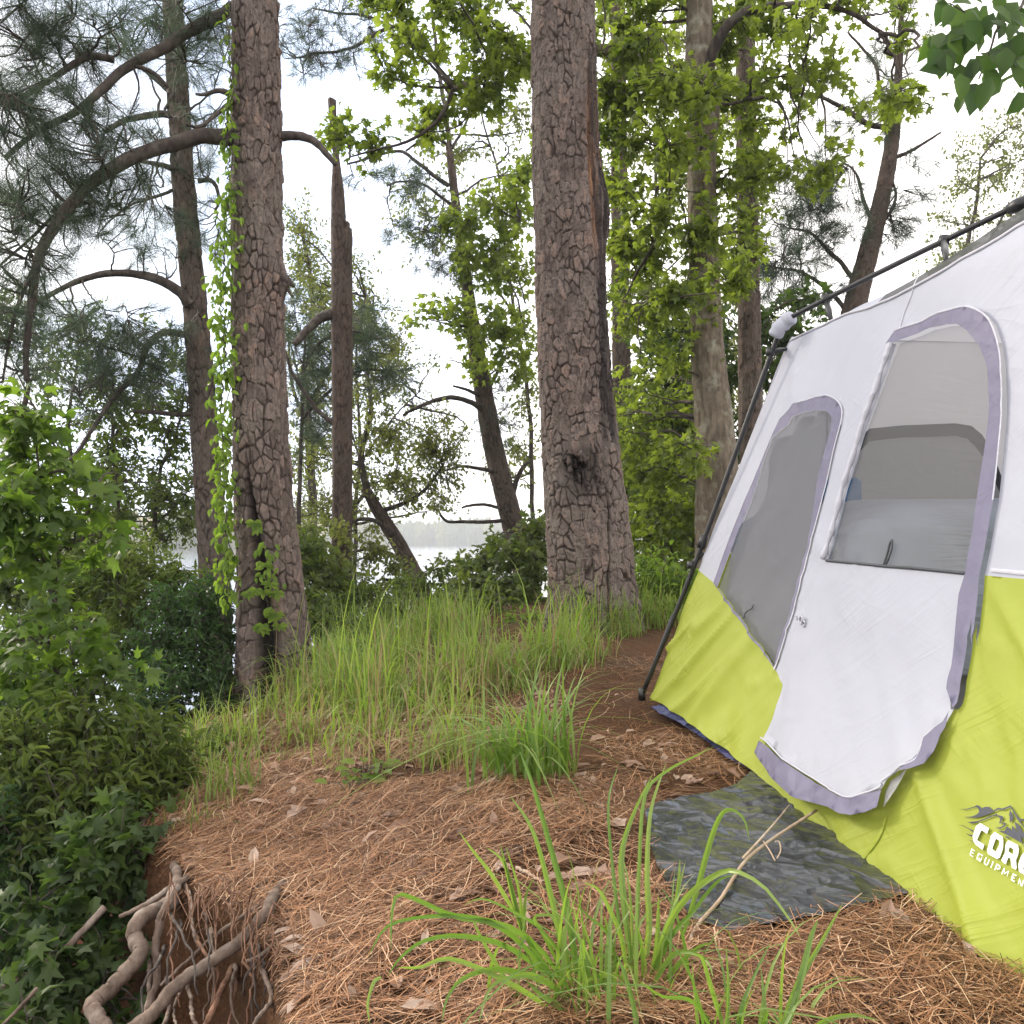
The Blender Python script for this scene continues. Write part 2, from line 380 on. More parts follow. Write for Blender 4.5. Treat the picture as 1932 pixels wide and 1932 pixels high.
def crown(parent, blobs, skel, mat, tmpl, size, per=7, twl=.35, gap=.42, s=0, up=1.0, droop=.35, boughs=True, tw_r=.004, name='crown', tname='twigs', tmat=None):
    skel = np.asarray(skel, float).reshape(-1, 3); gt = Geo(); gl = Geo()
    if boughs:
        extra = []
        for (px, py, Y, rx, ry, rz, n) in blobs:
            c = P(px, py, Y)
            for k in range(3 if len(blobs) < 15 else 1):
                e = c + rng.normal(size=3) * np.array([rx / F * Y, rz, ry / F * Y]) * .45
                q = skel[np.argmin(np.linalg.norm(skel - e, axis=1) + .3 * np.abs(skel[:, 2] - e[2] + .2))]
                L = np.linalg.norm(e - q); m = (q + e) / 2 + rng.normal(size=3) * .1 * L + np.array([0, 0, .06 * L])
                b = catmull([q, m, e], 14); b[1:-1] += rng.normal(size=(12, 3)) * .008 * L
                gb = Geo(); tube(gb, b, np.linspace(min(.02, .006 + .008 * L), .003, 14) * (Y / 6) ** .5, 5, .3); gb.build('bough', tmat or M['branch'], parent); extra.append(b)
        skel = np.vstack([skel] + extra)
    tl = [blob_points([b], gap, s) for b in blobs]; tips = np.concatenate(tl); N = len(tips); own = np.repeat(np.arange(len(tl)), [len(q) for q in tl])
    near = np.zeros((N, 3))
    for i in range(0, N, 400):
        dm = np.linalg.norm(tips[i:i + 400, None] - skel[None], axis=2); near[i:i + 400] = skel[np.argmin(dm, 1)]
    v = tips - near; L = np.linalg.norm(v, axis=1)[:, None] + 1e-6
    st = tips - v / L * np.minimum(L, twl * (.6 + .8 * rng.random((N, 1))))
    mid = (st + tips) / 2 + rng.normal(size=(N, 3)) * .05 * twl + np.array([0, 0, .08 * twl])
    th = np.linspace(0, 2 * np.pi, 3, endpoint=False)
    ring = np.stack([np.cos(th), np.sin(th), np.cos(th + 1)], -1)
    V = np.stack([st[:, None] + ring * tw_r, mid[:, None] + ring * tw_r * .8, tips[:, None] + ring * tw_r * .35], 1)
    ff = [[l + k, l + (k + 1) % 3, l + 3 + (k + 1) % 3, l + 3 + k] for l in (0, 3) for k in range(3)]
    for q in range(len(tl)):
        Vq = V[own == q]
        if len(Vq): gt = Geo(); gt.add(Vq, ((np.arange(len(Vq)) * 9)[:, None, None] + np.array(ff)[None]).reshape(-1, 4), rnd=.4); gt.build(tname, tmat or M['branch'], parent)['kind'] = 'stuff'
    t = rng.random((N, per, 1)) ** .7
    pos = (st[:, None] * (1 - t) + tips[:, None] * t + rng.normal(size=(N, per, 3)) * size * .45).reshape(-1, 3)
    dv = np.repeat(v / L, per, 0)
    d = dv * .5 + rand_dir(len(pos)) * .9 + np.array([0, 0, -droop])
    nr = rand_dir(len(pos)) * .8 + np.array([0, 0, up])
    rn = np.clip(np.repeat(rng.random(N), per) * .5 + rng.random(len(pos)) * .5, 0, 1)
    oriented(gl, pos, d, nr, size * (.6 + .65 * rng.random(len(pos))), tmpl[0], tmpl[1], rn)
    gl.build(name, mat, parent, False)
    return skel
def needles(parent, blobs, skel, length=.17, per=55, twl=.3, gap=.45, s=0, wid=.0016, name='needle_crown', tname='twigs', mat=None):
    skel = np.asarray(skel, float).reshape(-1, 3); gt, gl = Geo(), Geo(); extra = []
    for (px, py, Y, rx, ry, rz, n) in blobs:
        c = P(px, py, Y)
        for k in range(3):
            e = c + rng.normal(size=3) * np.array([rx / F * Y, rz, ry / F * Y]) * .5
            q = skel[np.argmin(np.linalg.norm(skel - e, axis=1))]; L = np.linalg.norm(e - q)
            b = catmull([q, (q + e) / 2 + rng.normal(size=3) * .16 * L - np.array([0, 0, .1 * L]), e], 16); b[1:-1] += rng.normal(size=(14, 3)) * .012 * L
            gb = Geo(); tube(gb, b, np.linspace(min(.022, .006 + .009 * L), .0035, 16), 5, .3); gb.build('bough', M['branch'], parent); extra.append(b)
    skel = np.vstack([skel] + extra); tips = blob_points(blobs, gap, s); N = len(tips); near = np.zeros((N, 3))
    for i in range(0, N, 400): near[i:i + 400] = skel[np.argmin(np.linalg.norm(tips[i:i + 400, None] - skel[None], axis=2), 1)]
    v = tips - near; L = np.linalg.norm(v, axis=1)[:, None] + 1e-6
    for i in range(N):
        q = near[i] if L[i, 0] < 2.2 * twl else tips[i] - v[i] / L[i] * twl * (1 + random.random())
        b = catmull([q, (q + tips[i]) / 2 + rng.normal(size=3) * .09 * np.linalg.norm(tips[i] - q), tips[i]], 6)
        tube(gt, b, np.linspace(.0055, .003, 6), 4, .3, False)
    d0 = v / L + rng.normal(size=(N, 3)) * .35; d0 /= np.linalg.norm(d0, axis=1)[:, None]
    d = np.repeat(d0, per, 0) * .75 + rand_dir(N * per) * .85 + np.array([0, 0, -.05]); d /= np.linalg.norm(d, axis=1)[:, None]
    base = np.repeat(tips - d0 * .0, per, 0) - np.repeat(d0, per, 0) * rng.random((N * per, 1)) * .10
    ln = length * (.65 + .5 * rng.random((N * per, 1))); side = np.cross(d, rand_dir(N * per)); side /= np.linalg.norm(side, axis=1)[:, None] + 1e-9
    tip = base + d * ln + np.array([0, 0, -.12]) * ln * rng.random((N * per, 1)); mid = base + d * ln * .55
    V = np.stack([base - side * wid * .5, base + side * wid * .5, mid + side * wid * .5, mid - side * wid * .5, tip], 1)
    o = np.arange(N * per)[:, None] * 5
    gl.add(V, [o + np.array([[0, 1, 2, 3]]), o + np.array([[3, 2, 4]])], rnd=np.repeat(np.repeat(rng.random(N), per) * .6 + .4 * rng.random(N * per), 5))
    gl.build(name, mat or M['needle'], parent, False); gt.build(tname, M['branch'], parent)['kind'] = 'stuff'
def limb(parent, pts, w0, w1, mat='branch', seg=8, name='limb', n=40, wob=.01, lump=.12):
    """a branch along pixel/depth points, widths in pixels"""
    w = catmull(W(pts), n); Ys = w[:, 1]; L = np.linalg.norm(np.diff(w, axis=0), axis=1).sum()
    k = np.arange(n); w = w + wob * L * np.stack([fbm(k * .35, 3 * len(pts) + pts[0][0], q, 50, 2) - .5 for q in (0, 9, 18)], -1) * np.minimum(1, k / 4)[:, None]
    g = Geo(); tube(g, w, np.linspace(w0, w1, n) / 2 / F * Ys, seg, random.random(), True, lump); g.build(name, M[mat], parent); return w
def trunk(parent, prof, Y, mat, seg=48, dz=.03, cell=(.06, .14), amp=.012, mods=None, bottom=None, name='trunk', dY=0.0, s=0, warp=.5):
    """prof: (x, y, width) pixels from the top down; a round bole with plated bark raised from its own surface"""
    pr = np.array(prof, float)
    zt = H + (HY - pr[:, 1]) / F * Y; xc = (pr[:, 0] - CX) / F * Y; rr = pr[:, 2] / 2 / F * Y
    o = np.argsort(zt); zt, xc, rr = zt[o], xc[o], rr[o]
    lo = zt[0] if bottom is None else bottom
    zs = np.arange(lo, zt[-1] + dz, dz); th = np.linspace(0, 2 * np.pi, seg, endpoint=False)
    c = np.interp(zs, zt, xc); k = max(1, int(.25 / dz)); ker = np.ones(2 * k + 1) / (2 * k + 1)
    sm = lambda a: np.convolve(np.pad(a, k, mode='reflect', reflect_type='odd'), ker, 'valid')
    c, R = sm(c), sm(np.interp(zs, zt, rr)); yc = Y + dY * (zs - zs[0])
    T, ZZ = np.meshgrid(th, zs); Rm = R.mean(); nu = max(5, round(2 * np.pi * Rm / cell[0]))
    cs, sn = np.cos(T), np.sin(T); a1, a2, a3 = cs * Rm * 9, sn * Rm * 9, ZZ * 5
    wu = (fbm(a1, a2, a3, 60 + s, 3) - .5) * 2.6 + (fbm(a1 * 4, a2 * 4, a3 * 2.2, 62 + s, 3) - .5) * 1.1
    wv = (fbm(a1 + 9, a2, a3, 70 + s, 3) - .5) * 2.4 + (fbm(a1 * 3, a2 * 3 + 7, a3 * 3, 72 + s, 2) - .5) * .8
    u = T / (2 * np.pi) * nu + warp * wu; v = ZZ / cell[1] + warp * wv
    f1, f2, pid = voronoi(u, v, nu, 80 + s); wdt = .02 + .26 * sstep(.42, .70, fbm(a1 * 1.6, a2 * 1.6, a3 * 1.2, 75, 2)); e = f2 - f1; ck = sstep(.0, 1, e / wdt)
    u2 = T / (2 * np.pi) * nu * 2 + warp * 1.6 * wu; g1, g2, pid2 = voronoi(u2, v * 1.9 + pid * 3, nu * 2, 90 + s); ck2 = sstep(.0, .10, g2 - g1)
    u3 = T / (2 * np.pi) * nu * 2; h1, h2, pid3 = voronoi(u3 + warp * 2 * wu, v * .55, nu * 2, 95 + s); fur = sstep(.0, .12, h2 - h1)
    fine = fbm(a1 * 7, a2 * 7, a3 * 3, 77, 3) - .5
    disp = amp * (.75 * (ck - 1) + .9 * (pid - .5) * ck + .5 * (pid2 - .5) * ck2 + .22 * (ck2 - 1) + .35 * (fur - 1) + .55 * fine)
    disp = disp + Rm * .10 * (fbm(cs * 1.2 + 5, sn * 1.2 + 5, ZZ * 1.1, 65 + s, 2) - .5)
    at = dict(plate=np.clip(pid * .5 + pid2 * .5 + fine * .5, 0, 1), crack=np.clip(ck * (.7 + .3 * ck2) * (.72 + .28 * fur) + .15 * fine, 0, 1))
    if mods: disp = disp + mods(T, ZZ, at)
    r = R[:, None] + disp
    V = np.stack([c[:, None] + r * cs, yc[:, None] + r * sn, ZZ], -1)
    n = len(zs); I = np.arange(n * seg).reshape(n, seg); J = np.roll(I, -1, 1)
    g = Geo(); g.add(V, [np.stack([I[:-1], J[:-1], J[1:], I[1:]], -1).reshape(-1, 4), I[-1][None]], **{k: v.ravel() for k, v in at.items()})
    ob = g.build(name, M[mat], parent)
    return np.stack([c, yc, zs], -1)

def zpx(y, Y): return H + (HY - y) / F * Y
def gz(x, y): return float(ground_fn(x, y))
exec_after = []

# ================================================================== TENT
A0 = P(1225, 1322, 3.5)
ua = np.array([.128, -1.0, 0]); ua /= np.linalg.norm(ua)      # along the front wall, towards the camera
wb = np.array([-ua[1], ua[0], 0])                               # into the tent
TL, TW = 3.5, 2.35
fz = lambda z: np.interp(z, [-.1, 0, 1.28, 1.38, 1.44, 1.495, 1.53, 1.57, 1.65, 1.8], [-.03, 0, .384, .412, .445, .515, .59, .70, .90, 1.17])
uz = lambda z: np.interp(z, [-.1, 0, 1.28, 1.38, 1.44, 1.495, 1.53, 1.6, 1.8], [-.025, 0, .333, .37, .405, .475, .56, .72, .95])
zbase = lambda u: A0[2] - .033 * u
def T3(u, w, z): return A0[None] * [1, 1, 0] + np.asarray(u)[:, None] * ua + np.asarray(w)[:, None] * wb + np.stack([0 * u, 0 * u, z + zbase(u)], -1)
nout = np.array([-wb[0], -wb[1], .28]); nout /= np.linalg.norm(nout)
def drape(s, z):
    a = s * TL
    d = .014 * (fbm(a * 1.8 + z * 1.2, z * 2.1, 0, 101, 2) - .5) * 2
    lo = sstep(.75, .25, z); rg = lambda q, w: np.maximum(0, 1 - np.abs(2 * q - 1) / w) ** 1.5
    c1 = a * .72 + z * .69; c2 = -a * .69 + z * .72                      # pulls running down from the far corner
    d += .020 * lo * sstep(1.25, .3, a) * (rg(vn(c2 * 9, c1 * 1.3, 0, 103), .30) + .5 * (vn(c2 * 17, c1 * 2, 3, 104) - .5))
    b1, b2 = a * .55 + z * .84, a * .84 - z * .55
    d += .022 * lo * sstep(1.4, 1.9, a) * (rg(vn(b1 * 6.5, b2 * .8, 0, 105), .34) + .35 * (vn(b1 * 15, b2 * 1.6, 3, 106) - .5))
    d += .007 * sstep(.16, .0, z) * np.sin(a * 19 + 5 * vn(a * 3, 0, 0, 9))
    q1, q2 = a * .80 + z * .6, -a * .6 + z * .8
    d += .006 * sstep(.8, .5, z) * (rg(vn(q2 * 24 + 2 * vn(q1 * 3, q2 * 3, 0, 111), q1 * 3.2, 0, 110), .22)) * sstep(.45, .62, vn(a * 3, z * 3, 0, 112))
    d += .004 * rg(vn((a * .3 + z) * 16 + 2 * vn(a * 3, z * 3, 0, 113), (a - z * .3) * 3.5, 0, 114), .2) * sstep(.5, .66, vn(a * 2.6, z * 2.6, 0, 115))
    d += .012 * sstep(.6, .75, z) * sstep(1.9, 2.2, a) * rg(vn((a * .55 + z * .84) * 8, (a * .84 - z * .55) * 1.1, 0, 107), .4)
    d += .005 * sstep(.7, 1.0, z) * (vn((a * .9 - z * .4) * 14, (a * .4 + z * .9) * 2.5, 0, 108) - .5)
    return d
ztop = lambda s: np.interp(np.minimum(np.asarray(s), 1 - np.asarray(s)), ZT[0], ZT[1])
ZT = ([0, 1], [1.5, 1.5])
def S(s, z, off=0.0):
    s, z = np.asarray(s, float), np.asarray(z, float)
    u = uz(z) + s * (TL - 2 * uz(z)); w = fz(z) + .030 * np.sin(np.pi * np.clip(s, 0, 1)) * np.sin(np.pi * np.clip(z / 1.5, 0, 1))
    p = T3(u, w, z)
    return p + (np.asarray(off) + drape(s, z))[..., None] * nout
def inv(x, y):
    """the point of the front wall seen at pixel x, y, as (s, z)"""
    Y = np.linspace(.9, 4.6, 1500); p = np.stack([(x - CX) / F * Y, Y, H + (HY - y) / F * Y], -1) - A0 * [1, 1, 0]
    u, w = p @ ua, p @ wb; z = p[:, 2] - zbase(u)
    s = (u - uz(z)) / (TL - 2 * uz(z))
    r = w - fz(z) - .030 * np.sin(np.pi * np.clip(s, 0, 1)) * np.sin(np.pi * np.clip(z / 1.5, 0, 1))
    k = np.argmax(r > 0); k = k if r[k] > 0 else np.argmin(np.abs(r))
    return float(np.clip(s[k], 0, 1)), float(z[k])
_zt = sorted(inv(*p) for p in ((1592, 592), (1640, 580), (1700, 556), (1760, 526), (1830, 486), (1880, 458), (1932, 427)))
ZT = ([0] + [p[0] for p in _zt] + [.5], [_zt[0][1] - .01] + [p[1] for p in _zt] + [_zt[-1][1] + .01])
print('ZT', ZT)
def z6(pts): return [inv(1171.6 + x * .3936, 532.5 + y * .3936) for x, y in pts]
def z9(pts): return [inv(1171.6 + x * .3936, 1171.6 + y * .3936) for x, y in pts]
def zl(pts): return [inv(1799.9 + x * .1047, 1501.7 + y * .1047) for x, y in pts]
def pip(q, poly):
    x, y = q[:, 0], q[:, 1]; r = np.zeros(len(q), bool); n = len(poly)
    for i in range(n):
        (x1, y1), (x2, y2) = poly[i], poly[i - 1]
        if y1 == y2: continue
        r ^= ((y1 > y) != (y2 > y)) & (x < (x2 - x1) * (y - y1) / (y2 - y1) + x1)
    return r
def dens(poly, sp, closed=True):
    poly = np.asarray(poly, float); out = []
    for i in range(len(poly) if closed else len(poly) - 1):
        a, b = poly[i], poly[(i + 1) % len(poly)]; k = max(1, int(np.hypot(*(b - a)) / sp))
        out += [a + (b - a) * t / k for t in range(k)]
    return np.array(out)
def smoothpoly(pts, n=4): 
    return catmull(np.c_[np.asarray(pts, float), np.zeros(len(pts))], len(pts) * n)[:, :2]
def panel(outer, holes=(), sp=.03, keep=None):
    """triangulated flat sheet in (along, up) metres"""
    loops = [dens(l, sp) for l in [outer, *holes]]; pts, ed = [], []
    for l in loops:
        b = len(pts); pts += [tuple(p) for p in l]; ed += [(b + i, b + (i + 1) % len(l)) for i in range(len(l))]
    o = np.array(outer); x0, y0 = o.min(0); x1, y1 = o.max(0)
    gxx, gyy = np.meshgrid(np.arange(x0, x1, sp), np.arange(y0, y1, sp)); q = np.stack([gxx.ravel(), gyy.ravel()], -1)
    q = q[pip(q, loops[0])]
    for h in loops[1:]: q = q[~pip(q, h)]
    lp = np.concatenate(loops)
    if len(q):
        far = np.ones(len(q), bool)
        for i in range(0, len(q), 500): far[i:i + 500] = np.linalg.norm(q[i:i + 500, None] - lp[None], axis=2).min(1) > sp * .45
        q = q[far]
    pts += [tuple(p) for p in q]
    v, e, f, *_ = geometry.delaunay_2d_cdt([Vector(p) for p in pts], ed, [], 0, 1e-6)
    v = np.array([tuple(p) for p in v]); f = np.array([t for t in f if len(t) == 3]); c = v[f].mean(1)
    k = pip(c, loops[0])
    for h in loops[1:]: k &= ~pip(c, h)
    f = f[k]; used, invx = np.unique(f, return_inverse=True)
    return v[used], invx.reshape(-1, 3)
LP = lambda pts: [(s * TL, z) for s, z in pts]
tent = thing('tent', 'white and lime green cabin tent with black poles, lavender trimmed door and mesh windows', 'tent', T3(np.array([1.7]), np.array([1.1]), np.array([0.]))[0])
def sheet(name, mat, outer, holes=(), off=0.0, sp=.03, parent=None, smooth=True):
    v, f = panel(outer, holes, sp)
    o = off(v) if callable(off) else np.full(len(v), off)
    g = Geo(); g.add(S(v[:, 0] / TL, v[:, 1], o), f)
    return g.build(name, M[mat], parent or tent, smooth)
# outlines traced on the wall
win_out = [(455, 1445), (520, 1270), (600, 1060), (680, 860), (740, 720), (770, 660), (815, 615), (832, 584), (870, 575), (960, 550), (1000, 545), (1050, 570), (1078, 620), (1075, 700), (1035, 850), (1000, 980), (960, 1110), (925, 1240), (885, 1400), (840, 1570), (790, 1720), (744, 1858)]
win_in = [(474, 1468), (560, 1245), (640, 1040), (692, 850), (730, 752), (810, 682), (828, 648), (870, 630), (950, 615), (1000, 618), (1025, 650), (1028, 700), (995, 830), (960, 950), (930, 1110), (900, 1270), (860, 1430), (818, 1590), (760, 1750), (738, 1842), (690, 1762), (600, 1632), (530, 1533)]
lime_top = [(385, 1385), (455, 1445), (530, 1530), (600, 1630), (690, 1760), (744, 1858)]
WO, WI = LP(z6(win_out)), LP(z6(win_in))
door_out_r = z6([(1335, 235), (1450, 195), (1560, 150), (1640, 130), (1700, 128), (1760, 155), (1800, 210), (1828, 300), (1840, 400), (1838, 600), (1820, 850), (1800, 1050), (1772, 1250), (1745, 1405), (1730, 1550), (1712, 1750)]) + z9([(1706, 0), (1690, 120), (1660, 300), (1640, 400), (1622, 425)])
door_in_r = z6([(1334, 292), (1400, 264), (1500, 226), (1580, 209), (1640, 208), (1690, 240), (1740, 310), (1772, 400), (1780, 560), (1765, 700), (1740, 900), (1720, 1060), (1700, 1220), (1673, 1398)])
door_low_r = z6([(1660, 1500), (1640, 1700), (1628, 1850)]) + z9([(1620, 120), (1607, 300), (1620, 380), (1612, 430), (1590, 490), (1510, 570), (1495, 640), (1460, 700), (1350, 775), (1330, 825), (1210, 872), (1130, 855), (1000, 775), (850, 682), (700, 572)])
left_edge = z9([(740, 470), (775, 345), (780, 320), (800, 200), (840, 60)]) + z6([(900, 1540), (955, 1395), (1000, 1336)])
zipline = z6([(1000, 1336), (1050, 1180), (1100, 1000), (1150, 860), (1200, 690), (1250, 540), (1322, 296)])
win_bottom = z6([(1000, 1337), (1270, 1365), (1420, 1375), (1673, 1398)])
ends = lambda z: (TL, z)
# lime lower panel
hemline = LP(z9([(1932, 1750), (1530, 1420), (1380, 1320), (1180, 1170), (940, 985), (650, 740), (420, 558), (200, 397)]))
lime = [(0, .012)] + [(0, z) for z in (.2, .4)] + LP(z6(lime_top)) + LP(z9([(780, 322), (775, 345), (740, 470), (690, 590), (760, 610), (1000, 690), (1200, 760), (1330, 740), (1470, 560), (1600, 425), (1622, 425)])) + LP(door_out_r[::-1])[1:8]
zr = lime[-1][1]
lime += [(2.6, zr + .01), (TL, zr + .01), (TL, hemline[0][1])] + hemline
sheet('lower_panel', 'lime', lime, sp=.016)
# white upper panel, cut out for window and door
top = [(s * TL, float(ztop(s))) for s in np.linspace(1, 0, 40)]
do = LP(door_out_r); k0 = len(do) - 8
white = [(0, z) for z in (1.45, 1.2, .9, .7)] + LP(z6(lime_top)) + LP(z9([(780, 322)])) + LP(left_edge[3:]) + LP(zipline[1:]) + LP(z6([(1290, 300), (1335, 235)])) + do[1:k0 + 1] + [(2.6, zr + .01), (TL, zr + .01), (TL, 1.0)] + top
sheet('upper_panel', 'white', white, [WO[:-1] + [WO[-1]]], sp=.022)
wf = sheet('window_frame', 'purple', WO, [WI], off=.004, sp=.02)
sheet('window_screen', 'netting_close', WI, off=-.002, sp=.03)
def strip(name, mat, dom, width, off, parent=None, closed=False):
    q = catmull(np.c_[np.asarray(dom), np.zeros(len(dom))], len(dom) * 5)[:, :2]; t = np.gradient(q, axis=0); t /= np.linalg.norm(t, axis=1)[:, None]
    nrm = np.stack([-t[:, 1], t[:, 0]], -1) * width / 2; a, b = q + nrm, q - nrm; n = len(q)
    g = Geo(); V = np.concatenate([S(a[:, 0] / TL, a[:, 1], off), S(q[:, 0] / TL, q[:, 1], off + .002), S(b[:, 0] / TL, b[:, 1], off)]); i = np.arange(n - 1)
    g.add(V, np.concatenate([np.stack([i, i + n, i + n + 1, i + 1], -1), np.stack([i + n, i + 2 * n, i + 2 * n + 1, i + n + 1], -1)]))
    return g.build(name, M[mat], parent or tent)
strip('piping', 'piping', WO, .005, .005, wf)
# the door: net above, white cloth below, lavender trim round the open edge
door_e = bpy.data.objects.new('door', None); COL.objects.link(door_e); door_e.parent = tent; door_e.matrix_parent_inverse = tent.matrix_basis.inverted()
sheet('door_screen', 'netting', LP(door_in_r) + LP(win_bottom[::-1])[1:] + LP(zipline[1:-1]), off=-.004, parent=door_e, sp=.04)
bow = lambda v: .004 + .035 * sstep(.40, .05, v[:, 1]) * sstep(.9, 1.3, v[:, 0])
sheet('door_cloth', 'white', LP(win_bottom) + LP(door_low_r) + LP(left_edge[:-1]), off=bow, parent=door_e)
dt = sheet('door_trim', 'purple', do + LP(z9([(1590, 330)])) + LP(z6([(1612, 1850), (1625, 1700), (1645, 1500)])) + LP(door_in_r[::-1]) + LP(z6([(1290, 300)])), off=.013, sp=.015, parent=door_e)
strip('piping', 'piping', do[:-9], .005, .014, dt)
fl = z9([(655, 632), (690, 580), (850, 690), (1000, 783), (1130, 862), (1210, 879), (1335, 830), (1322, 915), (1270, 942), (1210, 957), (1150, 948), (1090, 915), (930, 872), (780, 762)])
bow2 = lambda v: bow(v) + .004 + .01 * (fbm(v[:, 0] * 16, v[:, 1] * 16, 0, 44, 2) - .3)
ft = sheet('door_trim', 'purple', LP(fl), off=bow2, sp=.015, parent=door_e)
fl2 = z9([(1440, 712), (1490, 645), (1508, 572), (1588, 494), (1612, 440), (1600, 520), (1562, 640), (1522, 700), (1470, 728), (1432, 742)])
sheet('door_trim', 'purple', LP(fl2), off=bow2, sp=.015, parent=door_e)
sheet('door_facing', 'greyfab', LP(z9([(1350, 778), (1440, 712), (1432, 742), (1380, 810), (1322, 912), (1332, 830)])), off=lambda v: bow(v) - .01, sp=.02, parent=door_e)
for pl, nm in (([(700, 566), (850, 678), (1000, 770), (1130, 850), (1210, 868), (1330, 820), (1352, 775), (1460, 702), (1492, 640), (1510, 570), (1590, 490)], 'zip'),):
    v = LP(z9(pl)); q = catmull(np.c_[np.array(v), np.zeros(len(v))], 60)[:, :2]
    g = Geo(); tube(g, S(q[:, 0] / TL, q[:, 1], bow(q) + .005), .0028, 5); g.build(nm, M['piping'], door_e)
sheet('door_tab', 'darktrim', LP(z6([(1288, 300), (1332, 234), (1330, 256), (1308, 300)])), off=.012, parent=door_e, sp=.02)
sheet('door_tab', 'darktrim', LP(z9([(1606, 352), (1642, 335), (1626, 432), (1612, 432)])), off=.012, parent=door_e, sp=.02)
v = np.array(LP(zipline)); q = catmull(np.c_[v, 0 * v[:, 0]], 60)[:, :2]; k = np.arange(60)
g = Geo(); hem = S((q[:, 0] - .012) / TL, q[:, 1], .012); tube(g, hem, .008 + .003 * np.sin(k * .9) * rng.random(60), 7, lump=.3); g.build('rolled_hem', M['piping'], door_e)
g = Geo(); pz = inv(1171.6 + 888 * .3936, 532.5 + 1625 * .3936); c = S(np.array([pz[0]]), np.array([pz[1]]), .012)[0]
for a in ((0, 0, 0, .011), (.004, -.012, -.010, .007), (-.01, .008, .006, .006)):
    th = np.linspace(0, 2 * np.pi, 9); tube(g, c + np.array(a[:3]) + np.stack([0 * th, np.cos(th) * a[3], np.sin(th) * a[3]], -1), .003, 5)
g.build('zip_pull', M['piping'], door_e)
def cord(pts, name, mat='darktrim', r=.0025, off=.006):
    v = np.array(LP(z6(pts))); q = catmull(np.c_[v, 0 * v[:, 0]], 20)[:, :2]; g = Geo(); tube(g, S(q[:, 0] / TL, q[:, 1], off), r, 5); g.build(name, M[mat], tent)
cord([(1284, 1362), (1300, 1310), (1322, 1245), (1326, 1262), (1312, 1320), (1292, 1362)], 'toggle_loop', r=.003)
cord([(600, 1612), (612, 1585), (640, 1565), (646, 1548)], 'toggle_loop')
cord([(982, 640), (984, 760), (984, 880)], 'toggle_loop', off=-.012)
cord([(1000, 1338), (1270, 1366), (1420, 1376), (1673, 1399)], 'screen_hem', r=.004)
sm = z9([(1290, 940), (1255, 1040), (1180, 1145)]); strip('seam', 'lime', LP(sm), .010, .003)
sm = z6([(1335, 232), (1360, 150), (1400, 60), (1432, -20)]); strip('seam', 'piping', LP(sm), .006, .002)
strip('seam', 'piping', [(TL * s, zr + .012) for s in np.linspace(do[k0][0] / TL + .005, 1, 20)], .008, .003)
# other walls
def ring_pts(z, n=60):
    """outline of the tent at height z without the front side: far end, back, near end"""
    i, j = float(uz(z)), float(fz(z)); c = []
    for t in np.linspace(0, 1, 30): c.append((i, j + t * (TW - 2 * j)))
    for t in np.linspace(0, 1, 40)[1:]: c.append((i + t * (TL - 2 * i), TW - j))
    for t in np.linspace(0, 1, 30)[1:]: c.append((TL - i, TW - j - t * (TW - 2 * j)))
    return np.array(c)
def walls(z0, z1, n, name, mat, inw=0.0):
    zs = np.linspace(z0, z1, n); rows = []
    for z in zs:
        r = ring_pts(z); p = T3(r[:, 0], r[:, 1], np.full(len(r), z)); p = p + .012 * (fbm(r[:, 0] * 3, r[:, 1] * 3, z * 3, 12, 3)[:, None] - .5) * np.array([1, 1, 0])
        rows.append(p)
    V = np.array(rows); n, m = V.shape[:2]; I = np.arange(n * m).reshape(n, m); g = Geo()
    g.add(V, np.stack([I[:-1, 1:], I[:-1, :-1], I[1:, :-1], I[1:, 1:]], -1).reshape(-1, 4)); return g.build(name, M[mat], tent)
walls(0, .6, 10, 'lower_panel', 'lime'); walls(.603, 1.40, 16, 'upper_panel', 'white')
# net roof hung under the poles
ns, nw = 40, 30; sv, wv = np.meshgrid(np.linspace(0, 1, ns), np.linspace(0, 1, nw))
ze = ztop(sv); u0 = uz(1.4) + sv * (TL - 2 * uz(1.4)); ze2 = ztop(sv)
wfr = fz(ze); wr = wfr + wv * (TW - wfr - fz(1.4)); rise = .32 * np.sin(np.pi * np.clip(wv, 0, 1)) ** .7 * np.sin(np.pi * np.clip(.01 + sv * .98, 0, 1)) ** 1.15
uu = (uz(ze) + sv * (TL - 2 * uz(ze))) * (1 - wv) + u0 * wv; zz = ze * (1 - wv) + 1.4 * wv + rise
g = Geo(); V = T3(uu.ravel(), wr.ravel(), zz.ravel()); V[:ns] = S(sv[0], ze[0], -.002); I = np.arange(ns * nw).reshape(nw, ns)
qf = np.stack([I[:-1, :-1], I[:-1, 1:], I[1:, 1:], I[1:, :-1]], -1); kc = 8; g.add(V, qf[:, kc:-kc].reshape(-1, 4)); g.build('roof_net', M['roofnet'], tent); g = Geo(); g.add(V, qf[:, :kc].reshape(-1, 4)); g.build('roof_panel', M['white'], tent); g = Geo(); g.add(V, qf[:, -kc:].reshape(-1, 4)); g.build('roof_panel', M['white'], tent)
Vr = V.reshape(nw, ns, 3)
g = Geo(); k = 5; tube(g, Vr[k] + np.array([0, 0, .004]), .006, 5); g.build('roof_binding', M['piping'], tent)
g = Geo(); tube(g, S(np.linspace(0, 1, 60), ztop(np.linspace(0, 1, 60)), .002), .0045, 6); g.build('roof_binding', M['piping'], tent)
g = Geo(); I = np.arange(100).reshape(10, 10); uu, ww = np.meshgrid(np.linspace(.03, TL - .03, 10), np.linspace(.03, TW - .03, 10))
